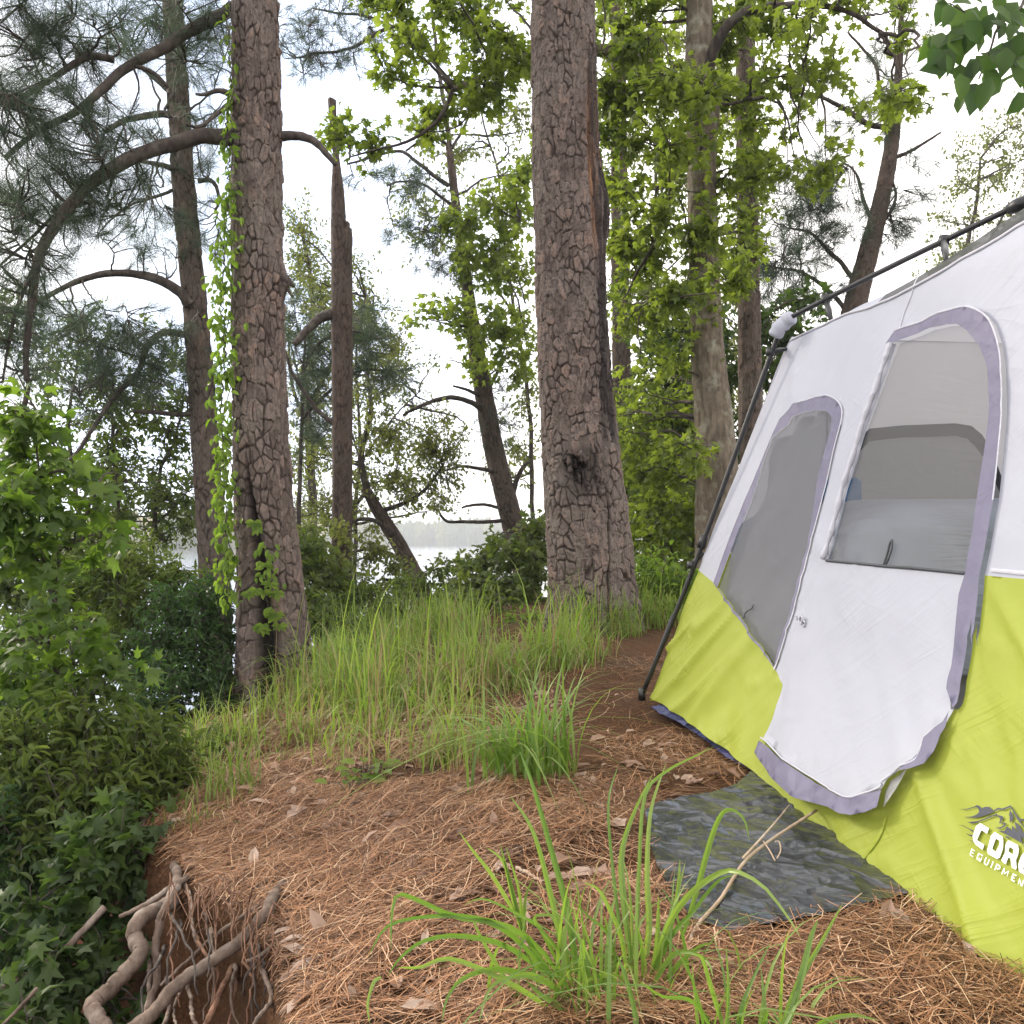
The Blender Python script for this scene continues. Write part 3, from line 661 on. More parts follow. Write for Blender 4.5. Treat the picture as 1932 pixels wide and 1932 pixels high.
g.add(T3(uu.ravel(), ww.ravel(), np.full(100, .02)), np.stack([I[:-1, :-1], I[:-1, 1:], I[1:, 1:], I[1:, :-1]], -1).reshape(-1, 4)); g.build('floor_sheet', M['greyfab'], tent)
# inside of the end wall: arched window with dark band, and flap hung behind the small window
def back(x, y, inset=.02):
    Y = np.linspace(1.2, 5, 2500); p = np.stack([(x - CX) / F * Y, Y, H + (HY - y) / F * Y], -1) - A0 * [1, 1, 0]
    u, w = p @ ua, p @ wb; z = p[:, 2] - zbase(u); k = np.argmax(u < uz(z) + inset); return float(w[k]), float(z[k])
def bsheet(name, mat, px, inset, holes=(), parent=None):
    zz6 = lambda q: [back(1171.6 + a * .3936, 532.5 + b * .3936, inset) for a, b in q]
    v, f = panel(zz6(px), [zz6(h) for h in holes], .05); g = Geo(); g.add(T3(uz(v[:, 1]) + inset, v[:, 0], v[:, 1]), f); return g.build(name, M[mat], parent or tent)
bo = [(950, 1300), (1000, 1000), (1090, 800), (1190, 702), (1350, 686), (1600, 676), (1680, 688), (1730, 730), (1775, 800), (1850, 1000), (1900, 1300)]
bi = [(980, 1300), (1030, 1010), (1110, 850), (1190, 762), (1350, 744), (1600, 738), (1660, 750), (1700, 790), (1745, 850), (1810, 1000), (1860, 1300)]
bf = bsheet('window_frame', 'darktrim', bo, .03, [bi])
bsheet('window_flap', 'greyfab', bi, .035)
g = Geo(); v, f = panel(WI, (), .04); fold = .02 * np.sin(v[:, 0] * 42 + 3 * np.sin(v[:, 1] * 4)) * sstep(.5, 1.1, v[:, 1])
g.add(S(v[:, 0] / TL, v[:, 1], -.03 + fold), f); g.build('window_flap', M['greyfab'], tent)
# poles
def pole(pts, r, name, parent=None, n=24, mat='pole'):
    g = Geo(); tube(g, catmull(np.array(pts), n), r, 10); return g.build(name, M[mat], parent or tent)
foot = P(1211, 1312, 3.52); hub = P(1476, 618, 3.10)
leg = pole([foot, P(1312, 1062, 3.38), P(1455, 668, 3.16), hub], .0095, 'leg')
g = Geo(); tube(g, [foot + [0, 0, -.02], foot + [0, 0, .03]], [.016, .014], 8); g.build('foot', M['pole'], leg)
g = Geo(); tube(g, [P(1330, 1010, 3.36), P(1322, 1034, 3.37)], [.016, .016], 10); g.build('collar', M['pole'], leg)
def clip(p, q, parent):
    g = Geo(); p, q = np.array(p), np.array(q); d = (q - p); tube(g, [p, p + d * .5, q], [.008, .011, .006], 6); ax = np.array([0, 0, .014]); tube(g, [p - ax, p + ax], [.016, .016], 8); g.build('clip', M['pole'], parent)
clip(P(1304, 1066, 3.39), S([0], [.60], 0)[0], leg); clip(P(1453, 664, 3.165), S([0], [1.36], 0)[0], leg)
g = Geo(); tube(g, [P(1214, 1305, 3.53), P(1240, 1232, 3.5), P(1268, 1160, 3.44)], .003, 5); g.build('guy_cord', M['darktrim'], tent)
r0, r1 = P(1490, 600, 3.08), P(1932, 381, 2.45); ctr = r0 + (r1 - r0) * 1.9
arch = catmull([hub + [.0, 0, .0], r0, (r0 + r1) / 2 + [0, 0, .004], r1, ctr], 40)
rp = pole(arch, .0088, 'roof_pole')
def roofpt(x, y):
    q = P(x, y, 1.0) - [0, 0, H]; d = Vr[:12].reshape(-1, 3) - [0, 0, H]; t = d @ q / (q @ q); return Vr[:12].reshape(-1, 3)[np.argmin(np.linalg.norm(d - t[:, None] * q, axis=1))]
near = lambda x: arch[np.argmin(np.abs(arch[:, 0] / arch[:, 1] * F + CX - x))]
clip(near(1554), roofpt(1560, 592), rp); clip(near(1792), roofpt(1800, 482), rp)
g = Geo(); a = near(1922); d = (r1 - r0) / np.linalg.norm(r1 - r0); tube(g, [a - d * .03, a, a + d * .03], [.015, .02, .015], 10); g.build('joint', M['pole'], rp)
g = Geo(); hd = catmull([P(1462, 634, 3.12), P(1470, 620, 3.105), P(1484, 606, 3.09), P(1496, 597, 3.07)], 14); tube(g, hd, .026 + .004 * np.array([-.8, .2, .5, 0, .6, -.2, .3, .7, 0, .5, .3, -.3, .2, -1.2]), 12, .2, True, .25); g.build('hub_cover', M['white'], tent)
for sx, sy in ((1, 0), (1, 1), (0, 1)):     # the three corners on the far side of the camera and the roof frame
    p0 = T3(np.array([sx * TL + (sx * 2 - 1) * .03]), np.array([sy * TW + (sy * 2 - 1) * .03]), np.array([0.]))[0]
    i = .42; p1 = T3(np.array([TL - i + .06 if sx else i - .06]), np.array([TW - .42 + .05 if sy else .40 - .05]), np.array([1.46]))[0]
    pole([p0, p1], .011, 'leg'); pole([p1, (p1 + ctr) / 2 + [0, 0, .05], ctr], .0105, 'roof_pole')
# print on the lower panel
def decal(name, mat, polys, off, parent=None):
    g = Geo()
    for pl in polys:
        o, h = (pl if isinstance(pl, tuple) else (pl, []))
        v, f = panel(LP(zl(o)), [LP(zl(q)) for q in h], .02); g.add(S(v[:, 0] / TL, v[:, 1], off), f)
    return g.build(name, M[mat], parent or tent)
peaks = [[(145, 252), (300, 250), (440, 210), (490, 183), (520, 190), (555, 240), (620, 208), (690, 205), (740, 275), (830, 218), (900, 232), (990, 195), (1035, 172), (1065, 190), (1185, 400), (1261, 415), (1400, 430), (1400, 470), (1261, 445), (1215, 450), (1300, 590), (1285, 600), (1170, 425), (1045, 212), (1000, 218), (930, 258), (830, 252), (740, 307), (640, 352), (520, 395), (400, 410), (225, 397), (390, 385), (480, 345), (525, 300), (512, 240), (480, 217), (300, 265)],
 [(300, 492), (400, 475), (480, 468), (590, 428), (700, 368), (790, 340), (805, 318), (820, 352), (915, 370), (915, 420), (880, 480), (980, 490), (960, 550), (880, 595), (780, 585), (890, 563), (935, 520), (930, 503), (855, 497), (870, 440), (868, 400), (830, 374), (770, 368), (700, 392), (600, 442), (480, 495), (400, 510)],
 [(1035, 245), (1060, 300), (1115, 405), (1085, 410), (1095, 455), (1060, 455), (1040, 490), (1035, 380), (1020, 350)],
 [(825, 630), (940, 635), (1000, 555), (1075, 625), (1065, 560), (1080, 535), (1130, 600), (1220, 720), (1261, 830), (1300, 960), (1240, 850), (1130, 790), (960, 690), (870, 650)],
 [(1120, 455), (1200, 540), (1261, 640), (1340, 760), (1300, 800), (1215, 715), (1150, 590)], [(945, 720), (1050, 755), (1000, 770), (965, 750)],
 [(130, 530), (220, 545), (300, 590), (410, 630), (400, 665), (340, 625), (220, 555)], [(255, 675), (320, 705), (395, 715), (390, 745), (320, 720)], [(290, 793), (400, 822), (395, 834)]]
lg = decal('logo_mountain', 'inkdark', peaks, .0035)
decal('logo_word', 'inkwhite', [[(545, 505), (695, 595), (690, 620), (665, 692), (550, 630), (480, 810), (612, 890), (572, 982), (440, 885), (412, 820), (398, 740), (475, 555)],
 ([(785, 660), (920, 745), (938, 830), (925, 960), (870, 1120), (820, 1142), (670, 1055), (653, 975), (675, 930), (720, 730)], [[(800, 775), (872, 822), (868, 890), (808, 1018), (740, 965), (765, 870)]]),
 ([(1035, 808), (1195, 890), (1215, 970), (1200, 1060), (1150, 1160), (1165, 1310), (1150, 1337), (1090, 1300), (1060, 1130), (1030, 1120), (975, 1238), (915, 1205), (905, 1160), (965, 1040), (975, 900), (990, 850)], [[(1040, 925), (1118, 970), (1105, 1068), (1025, 1005)]]),
 [(1330, 980), (1500, 1080), (1485, 1160), (1350, 1085), (1325, 1160), (1450, 1235), (1430, 1310), (1300, 1235), (1285, 1320), (1420, 1400), (1395, 1490), (1215, 1370), (1205, 1240), (1245, 1090)]], .005)
glyph = {'E': [[(.7, 0), (0, 0), (0, 1), (.7, 1)], [(0, .5), (.6, .5)]], 'Q': [[(0, .1), (0, .9), (.1, 1), (.7, 1), (.8, .9), (.8, .1), (.7, 0), (.1, 0), (0, .1)], [(.45, .3), (.85, -.05)]], 'U': [[(0, 1), (0, .1), (.1, 0), (.65, 0), (.75, .1), (.75, 1)]], 'I': [[(.1, 0), (.1, 1)]],
 'P': [[(0, 0), (0, 1), (.65, 1), (.75, .9), (.75, .5), (.65, .4), (0, .4)]], 'M': [[(0, 0), (0, 1), (.5, .3), (1, 1), (1, 0)]], 'N': [[(0, 0), (0, 1), (.8, 0), (.8, 1)]], 'T': [[(.4, 0), (.4, 1)], [(0, 1), (.8, 1)]]}
ex, up = np.array([.853, .522]) * 92, np.array([35, -100.]); quads = []
for ch, x0 in zip('EQUIPMENT', (335, 458, 588, 700, 778, 903, 1060, 1187, 1310)):
    b0 = np.array([335, 1066.]) + (x0 - 335) * np.array([1, .612])
    for st in glyph[ch]:
        for (a, b), (c, d) in zip(st[:-1], st[1:]):
            p, q = b0 + a * ex + b * up, b0 + c * ex + d * up; t = (q - p) / np.linalg.norm(q - p); nn = np.array([-t[1], t[0]]) * 8; p, q = p - t * 6, q + t * 6
            quads.append([tuple(p + nn), tuple(q + nn), tuple(q - nn), tuple(p - nn)])
g = Geo()
for i, qd in enumerate(quads):
    v = np.array(LP(zl(qd))); g.add(S(v[:, 0] / TL, v[:, 1], .0035 + .0002 * (i % 7)), [[0, 1, 2, 3]])
g.build('logo_lettering', M['inkwhite'], tent, False)

# bedding inside the tent
bed = thing('air_bed', 'tall grey blue air bed seen through the netting of the tent door', 'air bed', T3(np.array([.6]), np.array([1.1]), np.array([0.02]))[0])
def bedbox(u0, u1, w0, w1, z0, z1, name, mat, parent, s):
    n = 26; g = Geo(); th = np.linspace(-1, 1, n); a, b = np.meshgrid(th, th); e = .18
    top = T3(((u0 + u1) / 2 + a * (u1 - u0) / 2).ravel(), ((w0 + w1) / 2 + b * (w1 - w0) / 2).ravel(), (z1 - e * (z1 - z0) * np.maximum(np.abs(a), np.abs(b)) ** 6 + .03 * (fbm(a * 3 + s, b * 3, 0, 5, 3) - .5)).ravel())
    I = np.arange(n * n).reshape(n, n); q = [np.stack([I[:-1, :-1], I[:-1, 1:], I[1:, 1:], I[1:, :-1]], -1).reshape(-1, 4)]
    rim = np.concatenate([I[0, :-1], I[:-1, -1], I[-1, :0:-1], I[:0:-1, 0]]); m = len(rim); bt = top[rim].copy(); bt[:, 2] = (zbase(0) + z0); k = np.arange(m)
    g.add(np.vstack([top, bt]), q + [np.stack([n * n + k, n * n + (k + 1) % m, rim[(k + 1) % m], rim[k]], -1)]); return g.build(name, M[mat], parent)
bedbox(.12, 1.02, .3, 2.0, .03, .62, 'mattress', 'greyfab', bed, 1); bedbox(.10, 1.05, .28, 2.0, .25, .80, 'blanket', 'bedding', bed, 4)
bag = tag(bedbox(.32, .55, .46, .60, .76, .885, 'sleeping_bag', 'bluefab', None, 9), 'bright blue sleeping bag lying on the air bed inside the tent', 'sleeping bag')

# mats on the ground
EXCL = []
def groundsheet(name, mat, px, lift, crinkle, thick, label, cat, sc=9):
    hits = np.array([ground_hit(x, y) for x, y in px]); v, f = panel([tuple(h[:2]) for h in hits], (), .014)
    n1 = fbm(v[:, 0] * sc, v[:, 1] * sc * 1.7, 0, 55, 4); n2 = 1 - np.abs(2 * fbm(v[:, 0] * sc * 1.4 + v[:, 1] * 6, v[:, 1] * sc * .8, 3, 56, 3) - 1)
    z = .045 + np.clip(v[:, 1] - 3.5, -2.6, 3) * .033 - .19 * np.maximum(0, -v[:, 0]) - .05 * np.maximum(0, .3 - v[:, 0]) * sstep(3, 1.2, v[:, 1])
    z = np.maximum(z, ground_fn(v[:, 0], v[:, 1]) - .012) + lift + .02 * (fbm(v[:, 0] * 2.5, v[:, 1] * 2.5, 0, 57, 2) - .5) + crinkle * (.6 * voronoi(v[:, 0] * 9 + 2 * n1, v[:, 1] * 9 + 3 * n2, 9999, 58)[0] * sstep(0, .05, np.abs(n1 - .5) + .03)); EXCL.append([tuple(h[:2]) for h in hits])
    g = Geo(); n = len(v); P0 = np.c_[v, z]; g.add(np.vstack([P0, P0 - [0, 0, thick]]), [f, f[:, ::-1] + n])
    return tag(g.build(name, M[mat], None), label, cat)
zg = lambda pts: [(1171.6 + x * .3936, 1171.6 + y * .3936) for x, y in pts]
groundsheet('door_mat', 'mat', zg([(112, 960), (180, 930), (370, 888), (560, 842), (600, 800), (640, 742), (700, 760), (860, 900), (1000, 1010), (1200, 1170), (1400, 1310), (1385, 1350), (1340, 1375), (1180, 1420), (1000, 1458), (850, 1495), (700, 1522), (560, 1560), (450, 1548), (335, 1500), (290, 1430), (235, 1330), (190, 1240), (150, 1150), (135, 1050)]), .024, .016, .002, 'crumpled dark grey plastic sheet on the ground before the tent door', 'mat')
groundsheet('tarp', 'bluetarp', zg([(147, 462), (240, 430), (330, 480), (440, 555), (560, 640), (650, 715), (622, 757), (500, 690), (400, 612), (280, 540), (190, 492)]), .02, .010, .002, 'navy blue tarp edge sticking out from under the tent', 'tarp')

# ================================================================== TREES
def tree(name, label, cat, x, y, Y, group=None, z=None):
    p = P(x, y, Y); p[2] = (gz(p[0], p[1]) if z is None else z); return thing(name, label, cat, p, group)
def stub(parent, p, d, L, r, name='stub'):
    g = Geo(); p, d = np.array(p), np.array(d, float); d /= np.linalg.norm(d); k = np.linspace(0, 1, 10)[:, None]
    tube(g, p + d * L * k + .02 * np.sin(k * 5) * np.array([0, 0, 1]), r * np.linspace(1.3, .45, 10), 8, .5, True, .35); g.build(name, M['branch'], parent)
G_P = 'tall pines on the camp bank'

# --- the broad scarred pine beside the tent
Y6 = 5.9
t6 = tree('pine_tree', 'broad plated pine trunk with charred scar and dark knob, standing just behind the tent', 'tree', 1118, 1205, Y6, G_P)
def mods6(T, Z, at):
    y = HY - (Z - H) * F / Y6; n = (fbm(T * 5, Z * 3, 0, 130, 3) - .5); a = np.angle(np.exp(1j * T)) + n * .35
    strip_ = sstep(-1.02, -.93, a) * sstep(-.60, -.70, a) * sstep(110, 230, y) * sstep(520, 430, y)
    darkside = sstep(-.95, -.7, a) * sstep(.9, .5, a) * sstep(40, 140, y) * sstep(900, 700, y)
    at['wood'] = np.clip(strip_ * (.35 + 1.6 * np.maximum(0, n + .25)) + sstep(-.6, -.5, a) * sstep(-.3, -.42, a) * sstep(150, 190, y) * sstep(330, 290, y), 0, 1)
    knob = np.exp(-((a + .18) / .3) ** 2 - ((y - 392) / 62) ** 2)
    burn = 1.5 * np.exp(-((a + .72) / .42) ** 4 - ((y - 768) / 72) ** 4) + np.exp(-((a + .45) / .45) ** 2 - ((y - 640) / 90) ** 2) * .9
    m_ = fbm(T * 9, Z * 9, 0, 133, 4) - .5; hole = sstep(.25, .75, np.exp(-((a + 1.70 + m_ * 1.1) / .20) ** 2 - ((y - 894 + m_ * 110) / 26) ** 2)) + .5 * np.exp(-((a + 1.45) / .34) ** 2 - ((y - 905) / 40) ** 2) * (m_ > .03)
    cav = np.exp(-((a + 1.5) / .5) ** 4 - ((y - 895) / 50) ** 4)
    fiss = np.exp(-((a + 1.0 + .5 * (y - 950) / 300) / .05) ** 2) * sstep(900, 960, y) * sstep(1210, 1150, y)
    at['char_shade'] = np.clip(.85 * burn * (.7 + n * 2) + .75 * knob + .75 * hole + .72 * darkside * sstep(-.16, .02, fbm(T * 16, Z * 2.2, 0, 131, 3) - .5) + .45 * cav * (n > -.1), 0, .93)  # charring, with the hole's inner shade painted in as well
    at['crack'] = at['crack'] * (1 - .7 * fiss) * (1 - .35 * cav)
    flare = .13 * sstep(1080, 1250, y) * (.35 + .65 * np.maximum(0, np.sin(T * 4 + .6))) * .6
    return .045 * knob * (1 + n) - .022 * strip_ - .02 * burn - .06 * hole - .03 * fiss + .045 * cav * (n + .3) + flare + .02 * sstep(880, 960, y) * np.maximum(0, np.cos(T * 3 + .4))
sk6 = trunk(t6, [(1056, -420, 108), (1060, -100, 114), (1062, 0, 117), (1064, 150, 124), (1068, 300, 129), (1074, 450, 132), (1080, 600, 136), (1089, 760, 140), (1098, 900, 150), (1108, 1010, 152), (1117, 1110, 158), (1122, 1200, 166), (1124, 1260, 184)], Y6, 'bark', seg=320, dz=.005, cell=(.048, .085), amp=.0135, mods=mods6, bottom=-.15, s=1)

# --- the pine with the split foot and the creeper
Y1 = 4.9
t1 = tree('pine_tree', 'dark pine with long arching limbs, split foot and creeper hanging beside its trunk', 'tree', 520, 1330, Y1, G_P)
def mods1(T, Z, at):
    y = HY - (Z - H) * F / Y1; n = (fbm(T * 5, Z * 3, 0, 140, 3) - .5); a = np.angle(np.exp(1j * (T + np.pi / 2)))
    c = np.interp(y, [860, 1000, 1200, 1400], [-.30, -.12, .12, .2]); wdt = np.interp(y, [840, 900, 1000, 1100, 1200, 1350], [.02, .08, .16, .25, .30, .34])
    sp = np.exp(-((a - c + n * .18) / wdt) ** 4) * sstep(845, 930, y)
    k1 = np.exp(-((a - .05) / .22) ** 2 - ((y - 362) / 22) ** 2); k2 = np.exp(-((a - 1.45) / .3) ** 2 - ((y - 535) / 22) ** 2)
    at['char_shade'] = np.clip(1.1 * sp + .6 * k1 * (n > -.15) + .7 * k2, 0, .96)  # shade inside the split is painted near black, along with dark knots
    flare = .02 * sstep(1050, 1300, y) * (.5 + .5 * np.cos(T * 3 + .5))
    return -.10 * sp + .02 * k1 + .05 * k2 * (1 + 2 * n) + flare + .03 * sstep(1000, 1250, y) * np.exp(-((a - .9) / .5) ** 2)
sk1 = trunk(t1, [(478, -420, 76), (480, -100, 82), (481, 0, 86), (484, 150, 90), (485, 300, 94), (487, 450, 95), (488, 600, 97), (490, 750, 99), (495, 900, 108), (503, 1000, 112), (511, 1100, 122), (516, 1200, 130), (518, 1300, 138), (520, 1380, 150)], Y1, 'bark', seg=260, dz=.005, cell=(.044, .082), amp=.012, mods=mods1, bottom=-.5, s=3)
la = limb(t1, [(440, 262, 4.85), (400, 256, 4.8), (330, 270, 4.7), (240, 302, 4.6), (165, 352, 4.5), (105, 425, 4.4), (70, 495, 4.35), (56, 590, 4.3), (50, 690, 4.3), (46, 765, 4.3)], 34, 9)
lb = limb(t1, [(450, 10, 4.9), (420, 27, 4.85), (340, 67, 4.8), (300, 96, 4.75), (235, 128, 4.7), (200, 165, 4.65), (160, 200, 4.6), (125, 222, 4.6), (70, 250, 4.6), (10, 300, 4.6)], 26, 9)
lc = limb(t1, [(525, 258, 4.9), (560, 256, 4.9), (592, 266, 4.85), (616, 290, 4.8), (634, 310, 4.8)], 20, 9)
ld = limb(t1, [(10, 205, 4.6), (60, 172, 4.6), (110, 140, 4.6), (165, 108, 4.65), (215, 112, 4.7)], 8, 15)
le = limb(t1, [(70, 495, 4.35), (40, 560, 4.3), (18, 640, 4.3), (5, 720, 4.3)], 10, 4)
lf = limb(t1, [(165, 352, 4.5), (110, 400, 4.6), (55, 452, 4.6), (0, 500, 4.6)], 9, 4)
lg_ = limb(t1, [(250, 122, 4.7), (290, 138, 4.75), (318, 165, 4.8)], 9, 7)
limb(t1, [(440, 190, 4.8), (408, 215, 4.7), (378, 238, 4.6), (352, 236, 4.5)], 10, 5)
limb(t1, [(250, 122, 4.7), (262, 165, 4.7), (246, 215, 4.65)], 5, 2)
stub(t1, P(440, 182, 4.85), (-1, 0, .16), .21, .016); stub(t1, P(533, 535, 4.9), (1, -.1, .1), .07, .02); stub(t1, P(533, 550, 4.9), (1, -.1, -.1), .06, .012)
needles(t1, [(60, 60, 4.6, 90, 70, .4, 46), (170, 90, 4.7, 90, 70, .4, 38), (290, 60, 4.8, 80, 60, .4, 34), (90, 270, 4.5, 90, 90, .45, 54), (170, 250, 4.6, 90, 60, .4, 44), (60, 400, 4.3, 70, 90, .4, 52), (20, 520, 4.3, 60, 110, .4, 50), (100, 350, 4.5, 80, 60, .4, 50), (10, 660, 4.3, 45, 80, .3, 24), (20, 180, 4.6, 60, 60, .3, 28), (385, 25, 4.8, 50, 40, .3, 18), (205, 330, 4.6, 50, 40, .3, 20), (30, 30, 4.4, 60, 50, .4, 34)],
        np.vstack([la, lb, ld, le, lf, lg_]), length=.16, per=60, s=2)

# --- second pine behind it
Y2 = 7.6
t2 = tree('pine_tree', 'slimmer plated pine behind the creeper hung trunk, with one bough arching over the shrubs', 'tree', 410, 1100, Y2, G_P)
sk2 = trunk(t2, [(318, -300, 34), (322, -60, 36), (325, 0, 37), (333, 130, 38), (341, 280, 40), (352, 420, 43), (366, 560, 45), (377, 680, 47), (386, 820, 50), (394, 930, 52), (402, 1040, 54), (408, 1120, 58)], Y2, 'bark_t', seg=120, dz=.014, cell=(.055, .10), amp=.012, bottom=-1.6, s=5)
b1 = limb(t2, [(358, 575, 7.5), (335, 548, 7.45), (295, 526, 7.4), (240, 515, 7.35), (180, 520, 7.3), (120, 543, 7.2), (70, 572, 7.2)], 22, 8)
b2 = limb(t2, [(384, 778, 7.6), (340, 782, 7.5), (290, 778, 7.4), (252, 776, 7.3)], 11, 7)
b3 = limb(t2, [(352, 335, 7.6), (325, 318, 7.5), (290, 308, 7.4), (258, 304, 7.4)], 15, 6)
b4 = limb(t2, [(338, 355, 7.6), (290, 372, 7.4), (250, 385, 7.2), (214, 408, 7.1)], 7, 3)
b5 = limb(t2, [(332, 220, 7.6), (300, 215, 7.5), (240, 226, 7.4), (195, 248, 7.3)], 16, 9)
b6 = limb(t2, [(374, 342, 7.6), (395, 340, 7.6), (408, 352, 7.6), (414, 378, 7.6)], 10, 6)
b7 = limb(t2, [(322, 175, 7.6), (300, 155, 7.6), (262, 124, 7.5)], 11, 7)
b8 = limb(t2, [(355, 632, 7.6), (310, 628, 7.5), (280, 650, 7.4), (262, 700, 7.3), (220, 745, 7.2), (180, 800, 7.1), (150, 850, 7.1), (120, 880, 7.0)], 14, 6)
needles(t2, [(385, 260, 7.6, 60, 80, .5, 26), (290, 400, 7.4, 60, 40, .4, 20), (270, 470, 7.4, 60, 40, .4, 24), (390, 430, 7.6, 35, 70, .4, 22), (250, 640, 7.3, 110, 55, .5, 60), (300, 690, 7.4, 90, 60, .5, 55), (180, 720, 7.2, 110, 60, .5, 55), (200, 600, 7.2, 90, 40, .5, 22), (345, 290, 7.5, 60, 50, .4, 20), (250, 20, 7.4, 110, 60, .5, 40), (390, 90, 7.5, 50, 90, .4, 36), (110, 640, 7.2, 70, 40, .5, 20)],
        np.vstack([b1, b2, b3, b5, b6, b8]), length=.19, per=50, s=4, wid=.0022)

# --- broken snag
Y3 = 9.5
t3 = tree('dead_pine', 'bare broken grey pine snag with splintered top above the lake', 'tree', 645, 1150, Y3)
def mods3(T, Z, at):
    y = HY - (Z - H) * F / Y3; a = np.angle(np.exp(1j * T)); sp_ = 22 * (vn(T * 4, 0, 0, 151) - .5) + 10 * (vn(T * 11, 0, 0, 152) - .5); cut = (sstep(1.3, .9, np.abs(a)) * sstep(434, 426, y + sp_)); at['wood'] = .35 * sstep(436, 420, y) * sstep(.2, .5, np.abs(a)) * 0 + .0 * T
    at['char_shade'] = .5 * np.exp(-((y - 372) / 8) ** 2 - ((a + .7) / .4) ** 2); return -cut * .092
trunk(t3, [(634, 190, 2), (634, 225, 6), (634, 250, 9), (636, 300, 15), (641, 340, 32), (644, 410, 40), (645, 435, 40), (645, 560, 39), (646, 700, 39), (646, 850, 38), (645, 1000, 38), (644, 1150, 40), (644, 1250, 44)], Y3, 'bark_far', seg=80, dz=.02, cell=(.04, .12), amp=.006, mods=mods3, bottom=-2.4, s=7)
limb(t3, [(630, 592, 9.5), (605, 600, 9.4), (580, 622, 9.3), (556, 650, 9.2)], 22, 12); limb(t3, [(630, 800, 9.5), (600, 775, 9.5), (575, 740, 9.5), (550, 700, 9.4), (538, 660, 9.4)], 10, 5)
limb(t3, [(632, 510, 9.5), (600, 470, 9.5), (560, 440, 9.5)], 4, 2)

# --- leaning pines over the water
Y4 = 12.5
t4 = tree('leaning_pine', 'pine leaning over the lake with forked top and bare crooked lower branches', 'tree', 972, 1025, Y4, z=-2.0)
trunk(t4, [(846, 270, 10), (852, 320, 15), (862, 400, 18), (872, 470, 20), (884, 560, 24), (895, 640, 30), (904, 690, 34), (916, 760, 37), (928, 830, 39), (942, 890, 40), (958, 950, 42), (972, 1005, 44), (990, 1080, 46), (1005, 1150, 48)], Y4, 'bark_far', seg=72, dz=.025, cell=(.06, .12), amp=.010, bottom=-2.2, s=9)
c1 = limb(t4, [(848, 275, Y4), (843, 235, Y4), (838, 190, Y4), (826, 120, Y4), (818, 40, Y4), (812, -40, Y4)], 10, 5); c2 = limb(t4, [(852, 280, Y4), (870, 250, Y4), (884, 222, Y4), (893, 205, Y4)], 6, 3)
c3 = limb(t4, [(907, 770, 12.4), (885, 758, 12.2), (850, 750, 12), (815, 757, 11.8), (785, 770, 11.7), (760, 784, 11.7)], 12, 5); limb(t4, [(902, 745, 12.4), (880, 735, 12.3), (855, 728, 12.2)], 8, 4)
limb(t4, [(950, 982, 12.4), (915, 985, 12.3), (880, 984, 12.2), (845, 984, 12.1), (830, 972, 12)], 8, 5); limb(t4, [(947, 960, 12.4), (915, 952, 12.3), (885, 954, 12.2), (872, 958, 12.1)], 7, 4)
limb(t4, [(935, 890, 12.4), (905, 884, 12.3), (870, 880, 12.2), (840, 888, 12.1)], 9, 4); limb(t4, [(918, 740, 12.5), (932, 715, 12.5), (945, 690, 12.5), (955, 670, 12.5)], 9, 4); limb(t4, [(968, 930, 12.5), (975, 905, 12.5), (988, 880, 12.5), (1000, 870, 12.5)], 11, 6)
c4 = limb(t4, [(846, 350, Y4), (815, 328, 12.3), (780, 300, 12.2), (750, 285, 12.2), (690, 300, 12.2), (655, 310, 12.2)], 9, 4); c5 = limb(t4, [(840, 270, Y4), (815, 258, 12.3), (790, 268, 12.2), (765, 285, 12.2)], 6, 4)
c6 = limb(t4, [(862, 395, Y4), (830, 370, 12.3), (800, 348, 12.2), (760, 342, 12.1), (730, 350, 12)], 7, 3)
needles(t4, [(780, 350, 12.2, 50, 30, .5, 30), (790, 440, 12.3, 60, 30, .5, 34), (830, 500, 12.4, 50, 30, .5, 22), (700, 330, 12.2, 50, 25, .4, 16), (930, 820, 12.4, 40, 40, .5, 12), (960, 760, 12.4, 30, 50, .4, 14)], np.vstack([c3, c4, c6]), length=.26, per=34, s=6, wid=.004)
t5 = tree('leaning_pine', 'short crooked pine leaning left over the bright water near the snag', 'tree', 795, 1110, 11.5, z=-2.2)
trunk(t5, [(690, 925, 20), (705, 950, 26), (722, 978, 30), (740, 1005, 31), (755, 1030, 32), (770, 1060, 33), (785, 1090, 36), (800, 1130, 40), (812, 1170, 42)], 11.5, 'bark_far', seg=60, dz=.025, cell=(.06, .12), amp=.008, bottom=-2.4, s=10)
d1 = limb(t5, [(742, 1008, 11.4), (722, 992, 11.3), (700, 980, 11.2), (672, 982, 11.1), (650, 1000, 11)], 11, 5); d2 = limb(t5, [(690, 930, 11.5), (660, 965, 11.3), (645, 985, 11.2)], 9, 4); d3 = limb(t5, [(770, 1065, 11.4), (735, 1045, 11.3), (705, 1035, 11.2), (670, 1040, 11.1)], 11, 5)
d4 = limb(t5, [(695, 935, 11.5), (680, 860, 11.5), (700, 780, 11.6), (690, 690, 11.7)], 16, 6); d5 = limb(t5, [(715, 965, 11.5), (760, 950, 11.5), (800, 925, 11.5), (835, 880, 11.5)], 10, 5)
crown(t5, [(740, 860, 11.5, 80, 80, .7, 150), (820, 850, 11.5, 80, 80, .6, 130), (790, 930, 11.4, 80, 40, .6, 60), (700, 760, 11.6, 60, 70, .6, 80), (620, 960, 11.2, 60, 40, .5, 44), (590, 880, 11.4, 40, 70, .5, 50)], np.vstack([d1, d2, d4, d5]), M['fargreen'], OVAL, .065, 9, .4, .45, 11)

